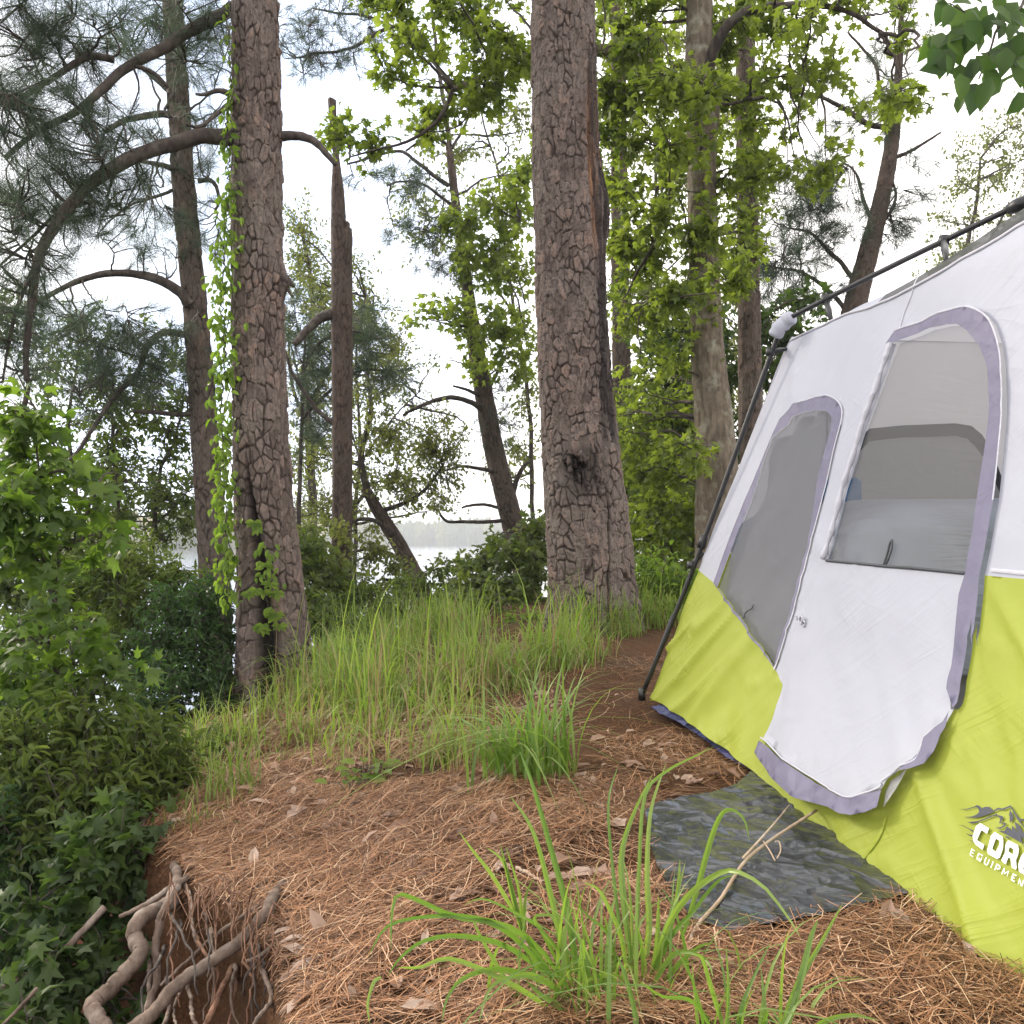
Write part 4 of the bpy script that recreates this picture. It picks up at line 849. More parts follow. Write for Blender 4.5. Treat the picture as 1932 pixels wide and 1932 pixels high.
# --- trees to the right: grey hardwood (sweetgum leaves), pines beside and behind it
Y8 = 7.6
t8 = tree('sweetgum_tree', 'grey lichen spotted hardwood trunk behind the tent pole, with crooked limbs and star leaves', 'tree', 1358, 1010, Y8)
def mods8(T, Z, at):
    y = HY - (Z - H) * F / Y8; return .05 * np.exp(-((y - 190) / 60) ** 2) * (.5 + .5 * np.cos(T)) + .03 * np.maximum(0, np.sin(T * 3)) * sstep(780, 1000, y)
sk8 = trunk(t8, [(1312, -300, 40), (1316, -60, 46), (1320, 0, 48), (1318, 100, 50), (1320, 180, 60), (1322, 260, 54), (1326, 400, 56), (1330, 560, 58), (1336, 680, 62), (1346, 780, 70), (1354, 880, 76), (1358, 980, 80), (1360, 1080, 88)], Y8, 'hardwood', seg=110, dz=.016, cell=(.03, .09), amp=.006, mods=mods8, bottom=-.2, s=12)
e1 = limb(t8, [(1318, 235, 7.55), (1290, 190, 7.5), (1262, 160, 7.4), (1235, 130, 7.3), (1190, 108, 7.2), (1130, 95, 7.1), (1060, 95, 7.0), (985, 102, 6.9), (930, 135, 6.8), (885, 155, 6.8), (855, 168, 6.8)], 38, 10, 'hardwood')
e2 = limb(t8, [(1325, 175, 7.6), (1335, 130, 7.5), (1355, 75, 7.4), (1395, 30, 7.3), (1440, 15, 7.2), (1520, 8, 7.1), (1600, 20, 7.0), (1660, 60, 7.0)], 26, 7)
e3 = limb(t8, [(855, 168, 6.8), (830, 220, 6.8), (780, 262, 6.8), (720, 280, 6.8), (660, 296, 6.8)], 9, 3); e4 = limb(t8, [(920, 140, 6.8), (900, 190, 6.8), (860, 240, 6.8), (790, 250, 6.8)], 5, 2)
stub(t8, P(980, 100, 6.9), (-.7, -.1, .75), .14, .03)
e5 = limb(t8, [(1310, 420, 7.6), (1260, 440, 7.4), (1210, 500, 7.3), (1180, 560, 7.2)], 7, 3); e6 = limb(t8, [(1320, 560, 7.6), (1280, 540, 7.4), (1230, 570, 7.3)], 7, 3)
e7 = limb(t8, [(1330, 200, 7.6), (1400, 190, 7.5), (1450, 150, 7.4), (1520, 140, 7.3)], 7, 3)
crown(t8, field([(690, -60), (1000, -60), (1000, 240), (900, 250), (820, 215), (640, 320), (640, 250), (740, 150)], 6.9, 66, 46, 20, .35), np.vstack([e1[20:], e3, e4]), M['gum'], STAR, .082, 7, .26, .45, 20)
crown(t8, field([(1120, -60), (1460, -60), (1470, 180), (1430, 350), (1390, 540), (1290, 600), (1180, 640), (1120, 500)], 7.5, 66, 50, 25, .6), np.vstack([e1[:20], e2, e5, e6, sk8[::6]]), M['gum'], STAR, .088, 7, .28, .46, 24)
crown(t8, field([(1150, 580), (1320, 560), (1320, 900), (1190, 930)], 8.2, 66, 50, 22, .5), np.vstack([e5, e6, sk8[::6]]), M['gum'], STAR, .09, 7, .28, .45, 25)
crown(t8, field([(1460, -60), (1770, -60), (1740, 200), (1660, 280), (1560, 380), (1440, 400)], 7.1, 74, 48, 12, .5), np.vstack([e2, e7]), M['gum'], STAR, .082, 6, .26, .47, 26)
t9 = tree('pine_tree', 'straight slim pine between the grey hardwood and the tent pole', 'tree', 1418, 900, 8.6, G_P)
sk9 = trunk(t9, [(1398, -300, 32), (1402, -60, 34), (1405, 0, 35), (1407, 150, 36), (1409, 300, 38), (1411, 450, 40), (1413, 600, 42), (1416, 750, 44), (1420, 900, 47), (1422, 1020, 52)], 8.6, 'bark_t', seg=110, dz=.014, cell=(.05, .09), amp=.011, bottom=-.2, s=14)
t7 = tree('pine_tree', 'dim pine half hidden by leaves close beside the broad scarred trunk', 'tree', 1178, 1000, 11.5, G_P)
trunk(t7, [(1166, -300, 26), (1166, 0, 28), (1168, 300, 30), (1170, 500, 33), (1173, 700, 34), (1177, 900, 36), (1180, 1080, 40)], 11.5, 'bark_far', seg=64, dz=.03, cell=(.06, .12), amp=.012, bottom=-.8, s=15)
Y10 = 11.0
t10 = tree('leaning_pine', 'dark pine leaning right above the tent roof, branching low', 'tree', 1600, 640, Y10, z=.1)
trunk(t10, [(1702, -60, 7), (1700, 60, 10), (1694, 150, 15), (1690, 220, 20), (1682, 280, 26), (1671, 340, 29), (1656, 410, 32), (1640, 470, 37), (1622, 540, 42), (1608, 600, 46), (1590, 700, 50), (1560, 860, 54), (1530, 1000, 58)], Y10, 'bark_far', seg=72, dz=.025, cell=(.06, .11), amp=.010, bottom=-.1, s=16)
f1 = limb(t10, [(1686, 240, Y10), (1640, 235, 10.9), (1600, 210, 10.8), (1555, 185, 10.7), (1505, 174, 10.6)], 13, 5); f2 = limb(t10, [(1682, 300, Y10), (1712, 288, 10.9), (1740, 272, 10.8), (1775, 250, 10.8)], 9, 4)
f3 = limb(t10, [(1650, 430, Y10), (1630, 380, 11), (1622, 350, 11), (1610, 320, 11), (1580, 300, 11)], 8, 3); f4 = limb(t10, [(1622, 545, Y10), (1590, 500, 11), (1560, 470, 11), (1530, 440, 11), (1490, 430, 11)], 11, 4); f5 = limb(t10, [(1606, 600, Y10), (1575, 560, 11.2), (1540, 530, 11.2), (1500, 510, 11.2), (1460, 505, 11.2)], 10, 4)
f6 = limb(t10, [(1655, 430, Y10), (1680, 400, 11), (1690, 370, 11), (1684, 340, 11)], 8, 4); f7 = limb(t10, [(1690, 215, Y10), (1660, 165, 11), (1650, 120, 11), (1600, 60, 11)], 10, 4)
needles(t10, [(1500, 400, 11, 70, 60, .6, 70), (1560, 430, 11, 60, 60, .6, 64), (1480, 500, 11, 60, 60, .6, 74), (1540, 340, 11, 70, 50, .6, 50), (1690, 420, 11, 40, 60, .5, 34), (1650, 200, 11, 60, 60, .6, 44), (1530, 180, 10.8, 60, 30, .5, 14), (1720, 330, 11, 50, 50, .5, 14), (1560, 560, 11.2, 50, 40, .5, 22), (1700, 60, 11, 60, 80, .5, 34)],
        np.vstack([f1, f2, f3, f4, f5, f6, f7]), length=.24, per=40, s=8, wid=.0036)
t11 = tree('distant_tree', 'pale feathery tree top far behind the tent roof', 'tree', 1800, 600, 22, z=.1)
h1 = limb(t11, [(1850, 1000, 22), (1830, 700, 22), (1820, 500, 22), (1840, 400, 22), (1850, 300, 22)], 16, 4); h2 = limb(t11, [(1825, 560, 22), (1870, 450, 22), (1910, 380, 22)], 7, 3)
crown(t11, [(1810, 420, 22, 50, 60, 1, 90), (1780, 490, 22, 50, 40, 1, 50), (1880, 350, 22, 60, 80, 1, 110), (1860, 260, 22, 70, 60, 1, 60), (1800, 330, 22, 30, 50, 1, 26), (1930, 280, 21, 50, 100, 1, 70), (1960, 420, 22, 50, 60, 1, 50)], np.vstack([h1, h2]), M['fargreen'], OVAL, .10, 8, .7, .42, 30)
m1 = limb(t4, [(826, 120, Y4), (790, 60, 12.5), (740, 50, 12.6), (700, 70, 12.7), (650, 95, 12.8), (600, 100, 12.8), (560, 110, 12.8)], 9, 4); m2 = limb(t4, [(740, 50, 12.6), (690, 30, 12.7), (640, 25, 12.8), (590, 15, 12.8)], 7, 3)
needles(t4, [(580, 90, 12.8, 50, 40, .6, 40), (640, 60, 12.8, 60, 50, .6, 46), (620, 120, 12.8, 60, 40, .6, 26), (690, 30, 12.8, 50, 50, .6, 30), (560, 60, 12.8, 30, 40, .5, 14)], np.vstack([m1, m2]), length=.24, per=36, s=9, wid=.0036)
# --- lakeside trees between the trunks
t13 = tree('lakeside_tree', 'yellowish green tree by the water seen between the split pine and the snag', 'tree', 590, 1020, 17, z=-2.2)
n1 = limb(t13, [(592, 1060, 17), (588, 880, 17), (580, 720, 17), (590, 560, 17), (570, 430, 17)], 20, 5); n2 = limb(t13, [(586, 760, 17), (640, 660, 17), (690, 600, 17)], 10, 4); n3 = limb(t13, [(584, 820, 17), (550, 720, 17), (545, 640, 17)], 8, 4)
crown(t13, [(575, 460, 17, 50, 80, 1, 130), (610, 560, 17, 70, 80, 1, 190), (690, 600, 17, 70, 70, 1, 170), (570, 680, 17, 50, 80, 1, 90), (720, 690, 17, 60, 60, 1, 90), (600, 780, 17, 60, 80, 1, 90), (560, 880, 17, 40, 70, 1, 60)], np.vstack([n1, n2, n3]), M['fargreen'], OVAL, .085, 9, .6, .42, 33)
t14 = tree('pine_tree', 'dark needled pine boughs between the snag and the split pine, low over the lake', 'tree', 570, 1030, 10.4, z=-2.2)
o1 = limb(t14, [(560, 1060, 10.4), (565, 900, 10.4), (570, 780, 10.4), (575, 640, 10.4)], 10, 5); o2 = limb(t14, [(572, 700, 10.4), (600, 650, 10.4), (660, 625, 10.4), (720, 640, 10.4)], 8, 3); o3 = limb(t14, [(570, 790, 10.4), (620, 740, 10.4), (680, 700, 10.4), (740, 700, 10.4)], 8, 3)
needles(t14, [(590, 650, 10.4, 60, 50, .5, 50), (690, 640, 10.4, 60, 40, .5, 40), (600, 720, 10.4, 60, 50, .5, 44), (710, 710, 10.4, 70, 30, .5, 36), (590, 810, 10.4, 50, 50, .5, 30), (680, 590, 10.4, 60, 30, .5, 20), (560, 580, 10.4, 30, 50, .5, 20)], np.vstack([o1, o2, o3]), length=.22, per=44, s=12, wid=.0034)
t15 = tree('lakeside_tree', 'thin many stemmed young tree before the lake beyond the shrubs', 'tree', 292, 1150, 8.2, z=-1.8)
p1 = limb(t15, [(292, 1170, 8.2), (288, 1060, 8.2), (290, 1000, 8.2), (296, 930, 8.2), (305, 880, 8.2), (330, 830, 8.2), (345, 760, 8.2)], 12, 4); p2 = limb(t15, [(298, 985, 8.2), (330, 955, 8.2), (360, 920, 8.2)], 5, 2); p3 = limb(t15, [(230, 1120, 8.0), (224, 1000, 8.0), (218, 900, 8.0), (212, 820, 8.0), (214, 740, 8.0)], 13, 5)
crown(t15, [(330, 830, 8.2, 60, 60, .4, 60), (240, 850, 8.0, 60, 80, .4, 80), (210, 760, 8.0, 60, 50, .4, 50), (340, 940, 8.2, 50, 50, .4, 44), (250, 950, 8.0, 60, 50, .4, 50), (290, 720, 8.1, 60, 50, .4, 40), (210, 980, 8.0, 40, 60, .4, 30), (150, 700, 8.0, 70, 50, .4, 40), (310, 1010, 8.2, 60, 30, .3, 26)], np.vstack([p1, p2, p3]), M['olive'], OVAL, .062, 8, .3, .44, 36)

t16 = tree('lakeside_tree', 'airy small leaved tree over the water just beyond the bare snag', 'tree', 690, 1080, 14, z=-2.3)
y1_ = limb(t16, [(668, 1120, 14), (672, 960, 14), (680, 820, 14), (672, 680, 14), (690, 560, 14)], 9, 3); y2_ = limb(t16, [(676, 880, 14), (740, 790, 14), (790, 740, 14)], 5, 2); y3_ = limb(t16, [(674, 920, 14), (600, 820, 14), (560, 700, 14)], 5, 2)
crown(t16, field([(540, 480), (640, 470), (740, 540), (820, 640), (870, 800), (890, 960), (700, 1010), (560, 1000)], 14, 58, 46, 26, .6), np.vstack([y1_, y2_, y3_]), M['fargreen'], OVAL, .068, 8, .45, .47, 42)
t19 = tree('lakeside_tree', 'thin high crowned tree spreading pale leaves between leaning forked pine and broad trunk', 'tree', 1010, 1080, 15, z=-2.3)
y9_ = limb(t19, [(1012, 1120, 15), (1004, 900, 15), (990, 700, 15), (960, 520, 15), (940, 330, 15), (900, 180, 15)], 10, 3); y10_ = limb(t19, [(975, 600, 15), (900, 500, 15), (800, 440, 15)], 5, 2)
crown(t19, field([(740, 300), (860, 160), (1000, 120), (1010, 1000), (930, 960), (960, 700), (900, 560), (760, 480)], 15, 66, 48, 20, .6), np.vstack([y9_, y10_]), M['fargreen'], OVAL, .085, 8, .5, .48, 46)
t17 = tree('lakeside_tree', 'pale screen of small leaved woodland tree showing between broad trunk and grey hardwood', 'tree', 1240, 1080, 13.5, z=-.8)
y4_ = limb(t17, [(1240, 1150, 13.5), (1236, 900, 13.5), (1246, 650, 13.5), (1240, 350, 13.5), (1250, 80, 13.5)], 12, 4); y5_ = limb(t17, [(1240, 800, 13.5), (1290, 640, 13.5), (1400, 560, 13.5)], 6, 2)
crown(t17, field([(1150, 40), (1420, 40), (1420, 500), (1480, 640), (1420, 860), (1320, 1000), (1190, 1000), (1150, 600)], 13.5, 76, 58, 32, .7), np.vstack([y4_, y5_]), M['fargreen'], OVAL, .085, 8, .55, .46, 43)
t18 = tree('lakeside_tree', 'loose olive woodland tree screening the sky beneath the long arching pine bough', 'tree', 130, 1100, 9.5, z=-2.2)
y6_ = limb(t18, [(150, 1150, 9.5), (146, 950, 9.5), (130, 800, 9.5), (150, 660, 9.5)], 12, 4); y7_ = limb(t18, [(146, 960, 9.5), (240, 800, 9.5), (330, 690, 9.5)], 6, 2); y8_ = limb(t18, [(146, 920, 9.5), (60, 760, 9.5), (10, 650, 9.5)], 6, 2)
crown(t18, field([(0, 560), (180, 600), (420, 640), (420, 960), (300, 1010), (100, 960), (0, 800)], 9.5, 62, 48, 21, .5), np.vstack([y6_, y7_, y8_]), M['olive'], OVAL, .062, 8, .38, .46, 44)
# crowns of the tall pines, above the frame: unseen, added to shade the camp floor
for tt, skk, yy, n in ((t6, sk6, Y6, 120), (t1, sk1, Y1, 100)):
    top_ = skk[-1]; a_ = catmull([top_, top_ + [.1, .1, 2.2], top_ + [.1, 0, 4.4]], 20); gg = Geo(); tube(gg, a_, np.linspace(.17, .05, 20), 12); gg.build('unseen_upper_trunk', M['bark_far'], tt); gl = Geo(); pts_ = []
    for q in range(14):
        k = rng.integers(4, 20); an = q * 2.4; L_ = 2.6 * (1.2 - k / 26); e_ = a_[k] + np.array([math.cos(an) * L_, math.sin(an) * L_, .5]); b_ = catmull([a_[k], (a_[k] + e_) / 2 + [0, 0, .25], e_], 12); gg = Geo(); tube(gg, b_, np.linspace(.04, .01, 12), 6); gg.build('limb', M['branch'], tt); pts_.append(b_[4:])
    pts_ = np.vstack(pts_); pos_ = pts_[rng.integers(0, len(pts_), n * 40)] + rng.normal(size=(n * 40, 3)) * .28
    oriented(gl, pos_, rand_dir(len(pos_)), rand_dir(len(pos_)), .20 + .12 * rng.random(len(pos_)), np.array([(0, -.03, 0), (0, .03, 0), (1, 0, 0)]), [[[0, 1, 2]]], rng.random(len(pos_))); gl.build('crown', M['needle'], tt, False)

# --- climbing plants
v1 = tree('creeper_vine', 'bright green creeper hanging in a long curtain beside the split pine trunk', 'vine', 425, 1150, Y1, z=-.3)
sv_ = catmull(W([(428, -60, 4.7), (430, 60, 4.7), (436, 150, 4.7), (428, 240, 4.72), (432, 340, 4.72), (426, 430, 4.7), (420, 540, 4.7), (424, 660, 4.7), (418, 760, 4.7), (422, 900, 4.7), (427, 1020, 4.7), (432, 1140, 4.7)]), 160)
g = Geo(); tube(g, sv_ + rng.normal(size=(160, 3)) * .006, .004, 5, .4); tube(g, sv_ + np.array([.02, .02, 0]) + .02 * np.sin(np.arange(160) * .3)[:, None], .003, 5, .4); g.build('stem', M['branch'], v1)
N = 900; k = (160 * rng.random(N) ** .75).astype(int); keep_ = rng.random(N) < np.interp(k, [0, 45, 60, 90, 140, 159], [.35, .4, .9, 1, 1, .7]); k = k[keep_]; N = len(k); wdt = np.interp(k, [0, 50, 75, 100, 159], [.016, .020, .034, .034, .03])
pp = sv_[k] + rng.normal(size=(N, 3)) * wdt[:, None] * np.array([1, .8, .6]); g = Geo()
oriented(g, pp, rng.normal(size=(N, 3)) * .5 + np.array([-.1, -.2, -1]), rng.normal(size=(N, 3)) * .5 + np.array([-.3, -1, .3]), 0.052 * (.55 + .7 * rng.random(N)), *OVAL, rng.random(N)); g.build('leaves', M['vine'], v1, False)
v2 = tree('creeper_vine', 'small creeper climbing the dark split in the foot of the pine', 'vine', 500, 1200, Y1 - .25, z=-.25)
st = catmull(W([(522, 1185, 4.68), (500, 1120, 4.68), (505, 1060, 4.69), (492, 1010, 4.7), (482, 985, 4.7)]), 50); g = Geo(); tube(g, st, .0028, 5); g.build('stem', M['branch'], v2); g = Geo()
for (bx, by, n) in ((492, 1030, 6), (497, 1060, 7), (488, 1000, 4), (505, 1050, 6), (490, 1085, 5), (512, 1090, 5), (494, 1115, 3), (522, 1110, 3), (478, 975, 2), (512, 1155, 4), (526, 1165, 3), (502, 1180, 3)):
    for q in range(n):
        c = P(bx + rng.normal() * 9, by + rng.normal() * 10, 4.62 + rng.random() * .05)
        for a in np.linspace(-1.9, 1.9, 5) if n < 4 else [rng.normal() * .8]:
            oriented(g, c[None], np.array([[math.sin(a), -.35, -.35 - .65 * math.cos(a)]]), np.array([[0, -1, .4]]), np.array([.05 * (.7 + .5 * rng.random())]), *OVAL, rng.random(1))
g.build('leaves', M['vine'], v2, False)
v3 = tree('creeper_vine', 'broad mass of vine leaves wrapped about the leaning forked pine', 'vine', 960, 1000, 12.2, z=-2)
sk3 = catmull(W([(985, 1060, 12.2), (930, 840, 12.2), (890, 600, 12.2), (872, 450, 12.2), (860, 370, 12.2)]), 60); q3 = catmull(W([(880, 520, 12), (930, 470, 11.8), (980, 420, 11.6)]), 20); q4 = catmull(W([(890, 640, 12), (940, 600, 11.8), (990, 570, 11.6)]), 20)
crown(v3, [(900, 430, 12, 50, 50, .6, 44), (960, 400, 11.8, 45, 70, .6, 46), (900, 490, 12, 60, 36, .6, 40), (960, 520, 11.8, 45, 45, .5, 26), (940, 620, 11.8, 55, 36, .6, 48), (860, 600, 12, 55, 28, .5, 26), (970, 690, 11.8, 40, 36, .5, 24), (985, 330, 11.6, 30, 55, .4, 20), (850, 420, 12.1, 40, 30, .4, 16), (880, 680, 12, 50, 25, .4, 14), (800, 590, 12, 40, 20, .4, 10)], np.vstack([sk3, q3, q4]), M['gum'], STAR, .13, 7, .4, .44, 41, name='leaves')
# --- hanging branch near the camera
hb = thing('hanging_branch', 'leafy dark branch with big oval leaflets hanging above the tent from out of sight', 'branch', P(2000, -60, 2.2))
hs = [limb(hb, [(1990, -120, 2.3), (1950, -40, 2.25), (1925, 15, 2.2), (1885, 50, 2.2), (1868, 100, 2.2), (1845, 150, 2.2)], 8, 3, name='stem', n=30), limb(hb, [(1895, 45, 2.2), (1850, 42, 2.2), (1815, 20, 2.2), (1790, 5, 2.2)], 4, 2, name='stem', n=20), limb(hb, [(1925, 12, 2.2), (1960, 60, 2.2), (1985, 120, 2.2)], 4, 2, name='stem', n=20)]
g = Geo()
for (bx, by, n, rr) in ((1790, 70, 10, 36), (1830, 45, 8, 34), (1775, 90, 6, 26), (1800, 130, 5, 20), (1850, 110, 6, 28), (1868, 140, 5, 22), (1900, 80, 8, 34), (1925, 120, 6, 26), (1915, 165, 5, 22), (1830, 165, 4, 16), (1945, 60, 6, 30), (1870, 20, 8, 36), (1905, 10, 6, 30), (1800, 15, 7, 34)):
    for q in range(n):
        a = rng.normal() * .7; oriented(g, P(bx + rng.normal() * rr * .5, by + rng.normal() * rr * .45, 2.2 + rng.normal() * .08)[None], np.array([[math.sin(a), rng.normal() * .35, -math.cos(a)]]), np.array([[rng.normal() * .5, -1, .5 + rng.normal() * .4]]), np.array([.064 * (.7 + .5 * rng.random())]), *ROUND, rng.random(1))
g.build('leaves', M['hickory'], hb, True)

# ================================================================== SHRUBS
def shrub(name, label, base, stems, blobs, mat, tmpl, size, per=8, s=0, gap=.4, twl=.28, group=None, cat='shrub', up=1.0, w0=9):
    b = P(*base); z = gz(b[0], b[1]); t = thing(name, label, cat, (b[0], b[1], z), group); sk = []
    g = Geo()
    for st in stems:
        p = W(st); p = np.vstack([[p[0][0] + .05, p[0][1], min(z, p[0][2]) - .05], p]); c = catmull(p, 26); c[1:] += rng.normal(size=(25, 3)) * .004; tube(g, c, np.linspace(w0, 3, 26) / 2 / F * c[:, 1], 7, random.random(), True, .15); sk.append(c)
    g.build('stem', M['branch'], t)
    crown(t, blobs, np.vstack(sk), M[mat], tmpl, size, per, twl, gap, s, up, name='leaves', tname='twigs', tw_r=.0022); return t
shrub('sweetgum_sapling', 'tall sweetgum sapling with large bright star leaves at the edge of the clearing', (112, 1500, 3.5), [[(108, 1250, 3.5), (98, 1110, 3.5), (78, 1030, 3.5), (72, 900, 3.5), (66, 790, 3.5)], [(104, 1150, 3.5), (70, 1060, 3.4), (25, 990, 3.4)], [(106, 1120, 3.5), (135, 1030, 3.5), (165, 960, 3.5)]],
      [(60, 800, 3.5, 70, 50, .25, 16), (30, 860, 3.5, 60, 50, .25, 16), (120, 930, 3.5, 80, 50, .25, 16), (40, 960, 3.4, 70, 50, .25, 16), (60, 1060, 3.4, 80, 50, .25, 16), (150, 1010, 3.5, 60, 45, .2, 11), (0, 1030, 3.4, 50, 70, .2, 12), (150, 880, 3.6, 50, 30, .2, 6)], 'gum_green', STAR, .085, 7, 51, .44)
shrub('sweetgum_sapling', 'low sweetgum sapling with yellow green star leaves in front of the olive shrubs', (150, 1600, 3.2), [[(150, 1400, 3.2), (140, 1260, 3.2), (120, 1180, 3.2)], [(150, 1380, 3.2), (90, 1250, 3.2), (30, 1200, 3.2)], [(150, 1380, 3.2), (210, 1280, 3.2)]],
      [(50, 1180, 3.2, 70, 50, .25, 14), (140, 1200, 3.2, 80, 45, .25, 14), (200, 1260, 3.2, 70, 45, .25, 10), (20, 1280, 3.1, 60, 55, .25, 12), (100, 1300, 3.1, 70, 45, .25, 12)], 'gum_green', STAR, .072, 7, 52, .44)
shrub('wax_myrtle', 'feathery olive green shrub filling the slope beneath the saplings', (170, 1800, 3.0), [[(180, 1600, 3), (170, 1450, 3), (150, 1330, 3)], [(180, 1600, 3), (230, 1480, 3), (260, 1380, 3)], [(160, 1600, 3), (90, 1450, 3), (40, 1380, 3)]],
      [(150, 1380, 3.0, 110, 80, .3, 130), (250, 1420, 3.0, 90, 80, .3, 110), (60, 1430, 2.9, 90, 90, .3, 110), (200, 1500, 2.9, 100, 70, .3, 100), (330, 1470, 3.1, 50, 60, .2, 40), (90, 1560, 2.8, 90, 60, .3, 80)], 'olive', NARROW, .052, 10, 53, .36, .2)
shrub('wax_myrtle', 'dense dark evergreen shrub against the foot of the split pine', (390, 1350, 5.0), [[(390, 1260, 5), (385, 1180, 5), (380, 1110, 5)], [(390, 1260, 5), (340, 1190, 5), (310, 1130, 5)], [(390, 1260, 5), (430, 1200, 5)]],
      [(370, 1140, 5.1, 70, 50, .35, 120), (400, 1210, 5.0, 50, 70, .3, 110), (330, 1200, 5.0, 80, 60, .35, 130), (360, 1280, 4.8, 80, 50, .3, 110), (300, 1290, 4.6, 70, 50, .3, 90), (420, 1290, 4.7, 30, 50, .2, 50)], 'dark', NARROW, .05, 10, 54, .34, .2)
shrub('wax_myrtle', 'olive shrub rising in front of the lake between sapling and pine', (260, 1250, 5.6), [[(260, 1200, 5.6), (250, 1120, 5.6), (240, 1050, 5.6)], [(260, 1200, 5.6), (300, 1130, 5.6), (330, 1080, 5.6)], [(250, 1200, 5.6), (190, 1120, 5.6)]],
      [(240, 1060, 5.6, 80, 50, .35, 90), (200, 1120, 5.5, 80, 60, .35, 100), (310, 1110, 5.6, 70, 50, .35, 90), (260, 1180, 5.4, 90, 50, .35, 100), (160, 1080, 5.5, 60, 60, .3, 60), (230, 1250, 5.2, 90, 50, .35, 90)], 'olive', NARROW, .062, 10, 55, .38, .24)
shrub('sweetgum_sapling', 'sweetgum sprout with shade-darkened leaf colour hanging over the eroded bank beside the bare roots', (210, 1900, 2.55), [[(200, 1750, 2.5), (205, 1640, 2.5), (215, 1560, 2.5)], [(200, 1750, 2.5), (240, 1640, 2.5), (262, 1600, 2.5)], [(190, 1750, 2.5), (140, 1680, 2.5), (120, 1620, 2.5)]],
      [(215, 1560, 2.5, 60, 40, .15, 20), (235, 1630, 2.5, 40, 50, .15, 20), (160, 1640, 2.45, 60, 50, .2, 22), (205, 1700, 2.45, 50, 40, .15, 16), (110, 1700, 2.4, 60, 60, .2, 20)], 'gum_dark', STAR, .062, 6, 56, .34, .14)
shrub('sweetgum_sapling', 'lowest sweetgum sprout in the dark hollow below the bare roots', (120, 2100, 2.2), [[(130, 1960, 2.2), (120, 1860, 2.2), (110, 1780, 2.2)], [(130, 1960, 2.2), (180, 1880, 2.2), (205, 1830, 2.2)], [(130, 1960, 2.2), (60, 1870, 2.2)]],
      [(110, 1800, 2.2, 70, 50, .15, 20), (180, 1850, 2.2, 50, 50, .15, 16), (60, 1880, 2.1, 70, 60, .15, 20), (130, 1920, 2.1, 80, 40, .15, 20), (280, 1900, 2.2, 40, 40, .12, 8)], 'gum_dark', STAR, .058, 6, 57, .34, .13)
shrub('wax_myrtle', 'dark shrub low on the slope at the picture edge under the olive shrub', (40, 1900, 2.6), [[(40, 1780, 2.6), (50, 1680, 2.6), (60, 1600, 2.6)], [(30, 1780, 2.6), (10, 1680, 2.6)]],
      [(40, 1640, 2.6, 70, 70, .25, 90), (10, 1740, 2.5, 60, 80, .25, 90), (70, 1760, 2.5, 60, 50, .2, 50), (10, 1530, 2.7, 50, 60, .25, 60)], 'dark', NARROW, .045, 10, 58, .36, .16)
shrub('young_tree', 'small leaved young tree behind the tall sapling, hiding the lake at the picture edge', (60, 1500, 7.0), [[(60, 1300, 7), (60, 1150, 7), (50, 1000, 7), (60, 900, 7)], [(60, 1150, 7), (130, 1040, 7)], [(60, 1150, 7), (0, 1020, 7)]],
      [(40, 1020, 7, 90, 70, .5, 110), (120, 1080, 7, 80, 60, .5, 100), (40, 1130, 6.8, 90, 70, .5, 120), (140, 1160, 6.6, 80, 60, .5, 100), (40, 1230, 6.2, 90, 60, .5, 110), (20, 1310, 5.4, 90, 60, .5, 110), (60, 900, 7.2, 80, 60, .5, 60), (190, 1010, 7.2, 40, 40, .4, 34)], 'olive', OVAL, .07, 9, 71, .38, .3, cat='tree')
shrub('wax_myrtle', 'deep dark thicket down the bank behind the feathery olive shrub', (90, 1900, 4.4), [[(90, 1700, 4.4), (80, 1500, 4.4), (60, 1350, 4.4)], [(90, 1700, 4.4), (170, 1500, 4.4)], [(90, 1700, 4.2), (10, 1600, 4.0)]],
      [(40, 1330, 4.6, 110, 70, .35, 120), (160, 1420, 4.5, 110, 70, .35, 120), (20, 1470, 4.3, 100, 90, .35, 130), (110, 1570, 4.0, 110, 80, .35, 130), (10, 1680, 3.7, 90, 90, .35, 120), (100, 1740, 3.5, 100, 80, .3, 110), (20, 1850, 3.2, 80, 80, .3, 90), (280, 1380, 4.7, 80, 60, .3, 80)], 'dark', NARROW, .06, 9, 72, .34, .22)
shrub('lakeside_bush', 'light green layered shrub on the shore, straight below the snag', (650, 1260, 9.2), [[(650, 1180, 9.2), (660, 1090, 9.2), (650, 1010, 9.2)], [(650, 1180, 9.2), (590, 1080, 9.2), (570, 1000, 9.2)], [(650, 1180, 9.2), (720, 1090, 9.2)]],
      field([(555, 980), (640, 1000), (760, 1060), (850, 1070), (860, 1150), (560, 1160)], 9.2, 46, 36, 22, .3), 'fargreen', OVAL, .062, 7, 73, .42, .26)
shrub('lakeside_bush', 'light green sprawling shrub beyond the grass crest, at the foot of the leaning forked pine', (900, 1260, 9.0), [[(900, 1180, 9), (905, 1100, 9), (930, 1030, 9)], [(900, 1180, 9), (850, 1100, 9)], [(900, 1180, 9), (980, 1080, 9)]],
      field([(830, 1080), (930, 1030), (1020, 980), (1030, 1150), (830, 1160)], 9.0, 46, 36, 20, .3), 'fargreen', OVAL, .07, 7, 74, .42, .26)
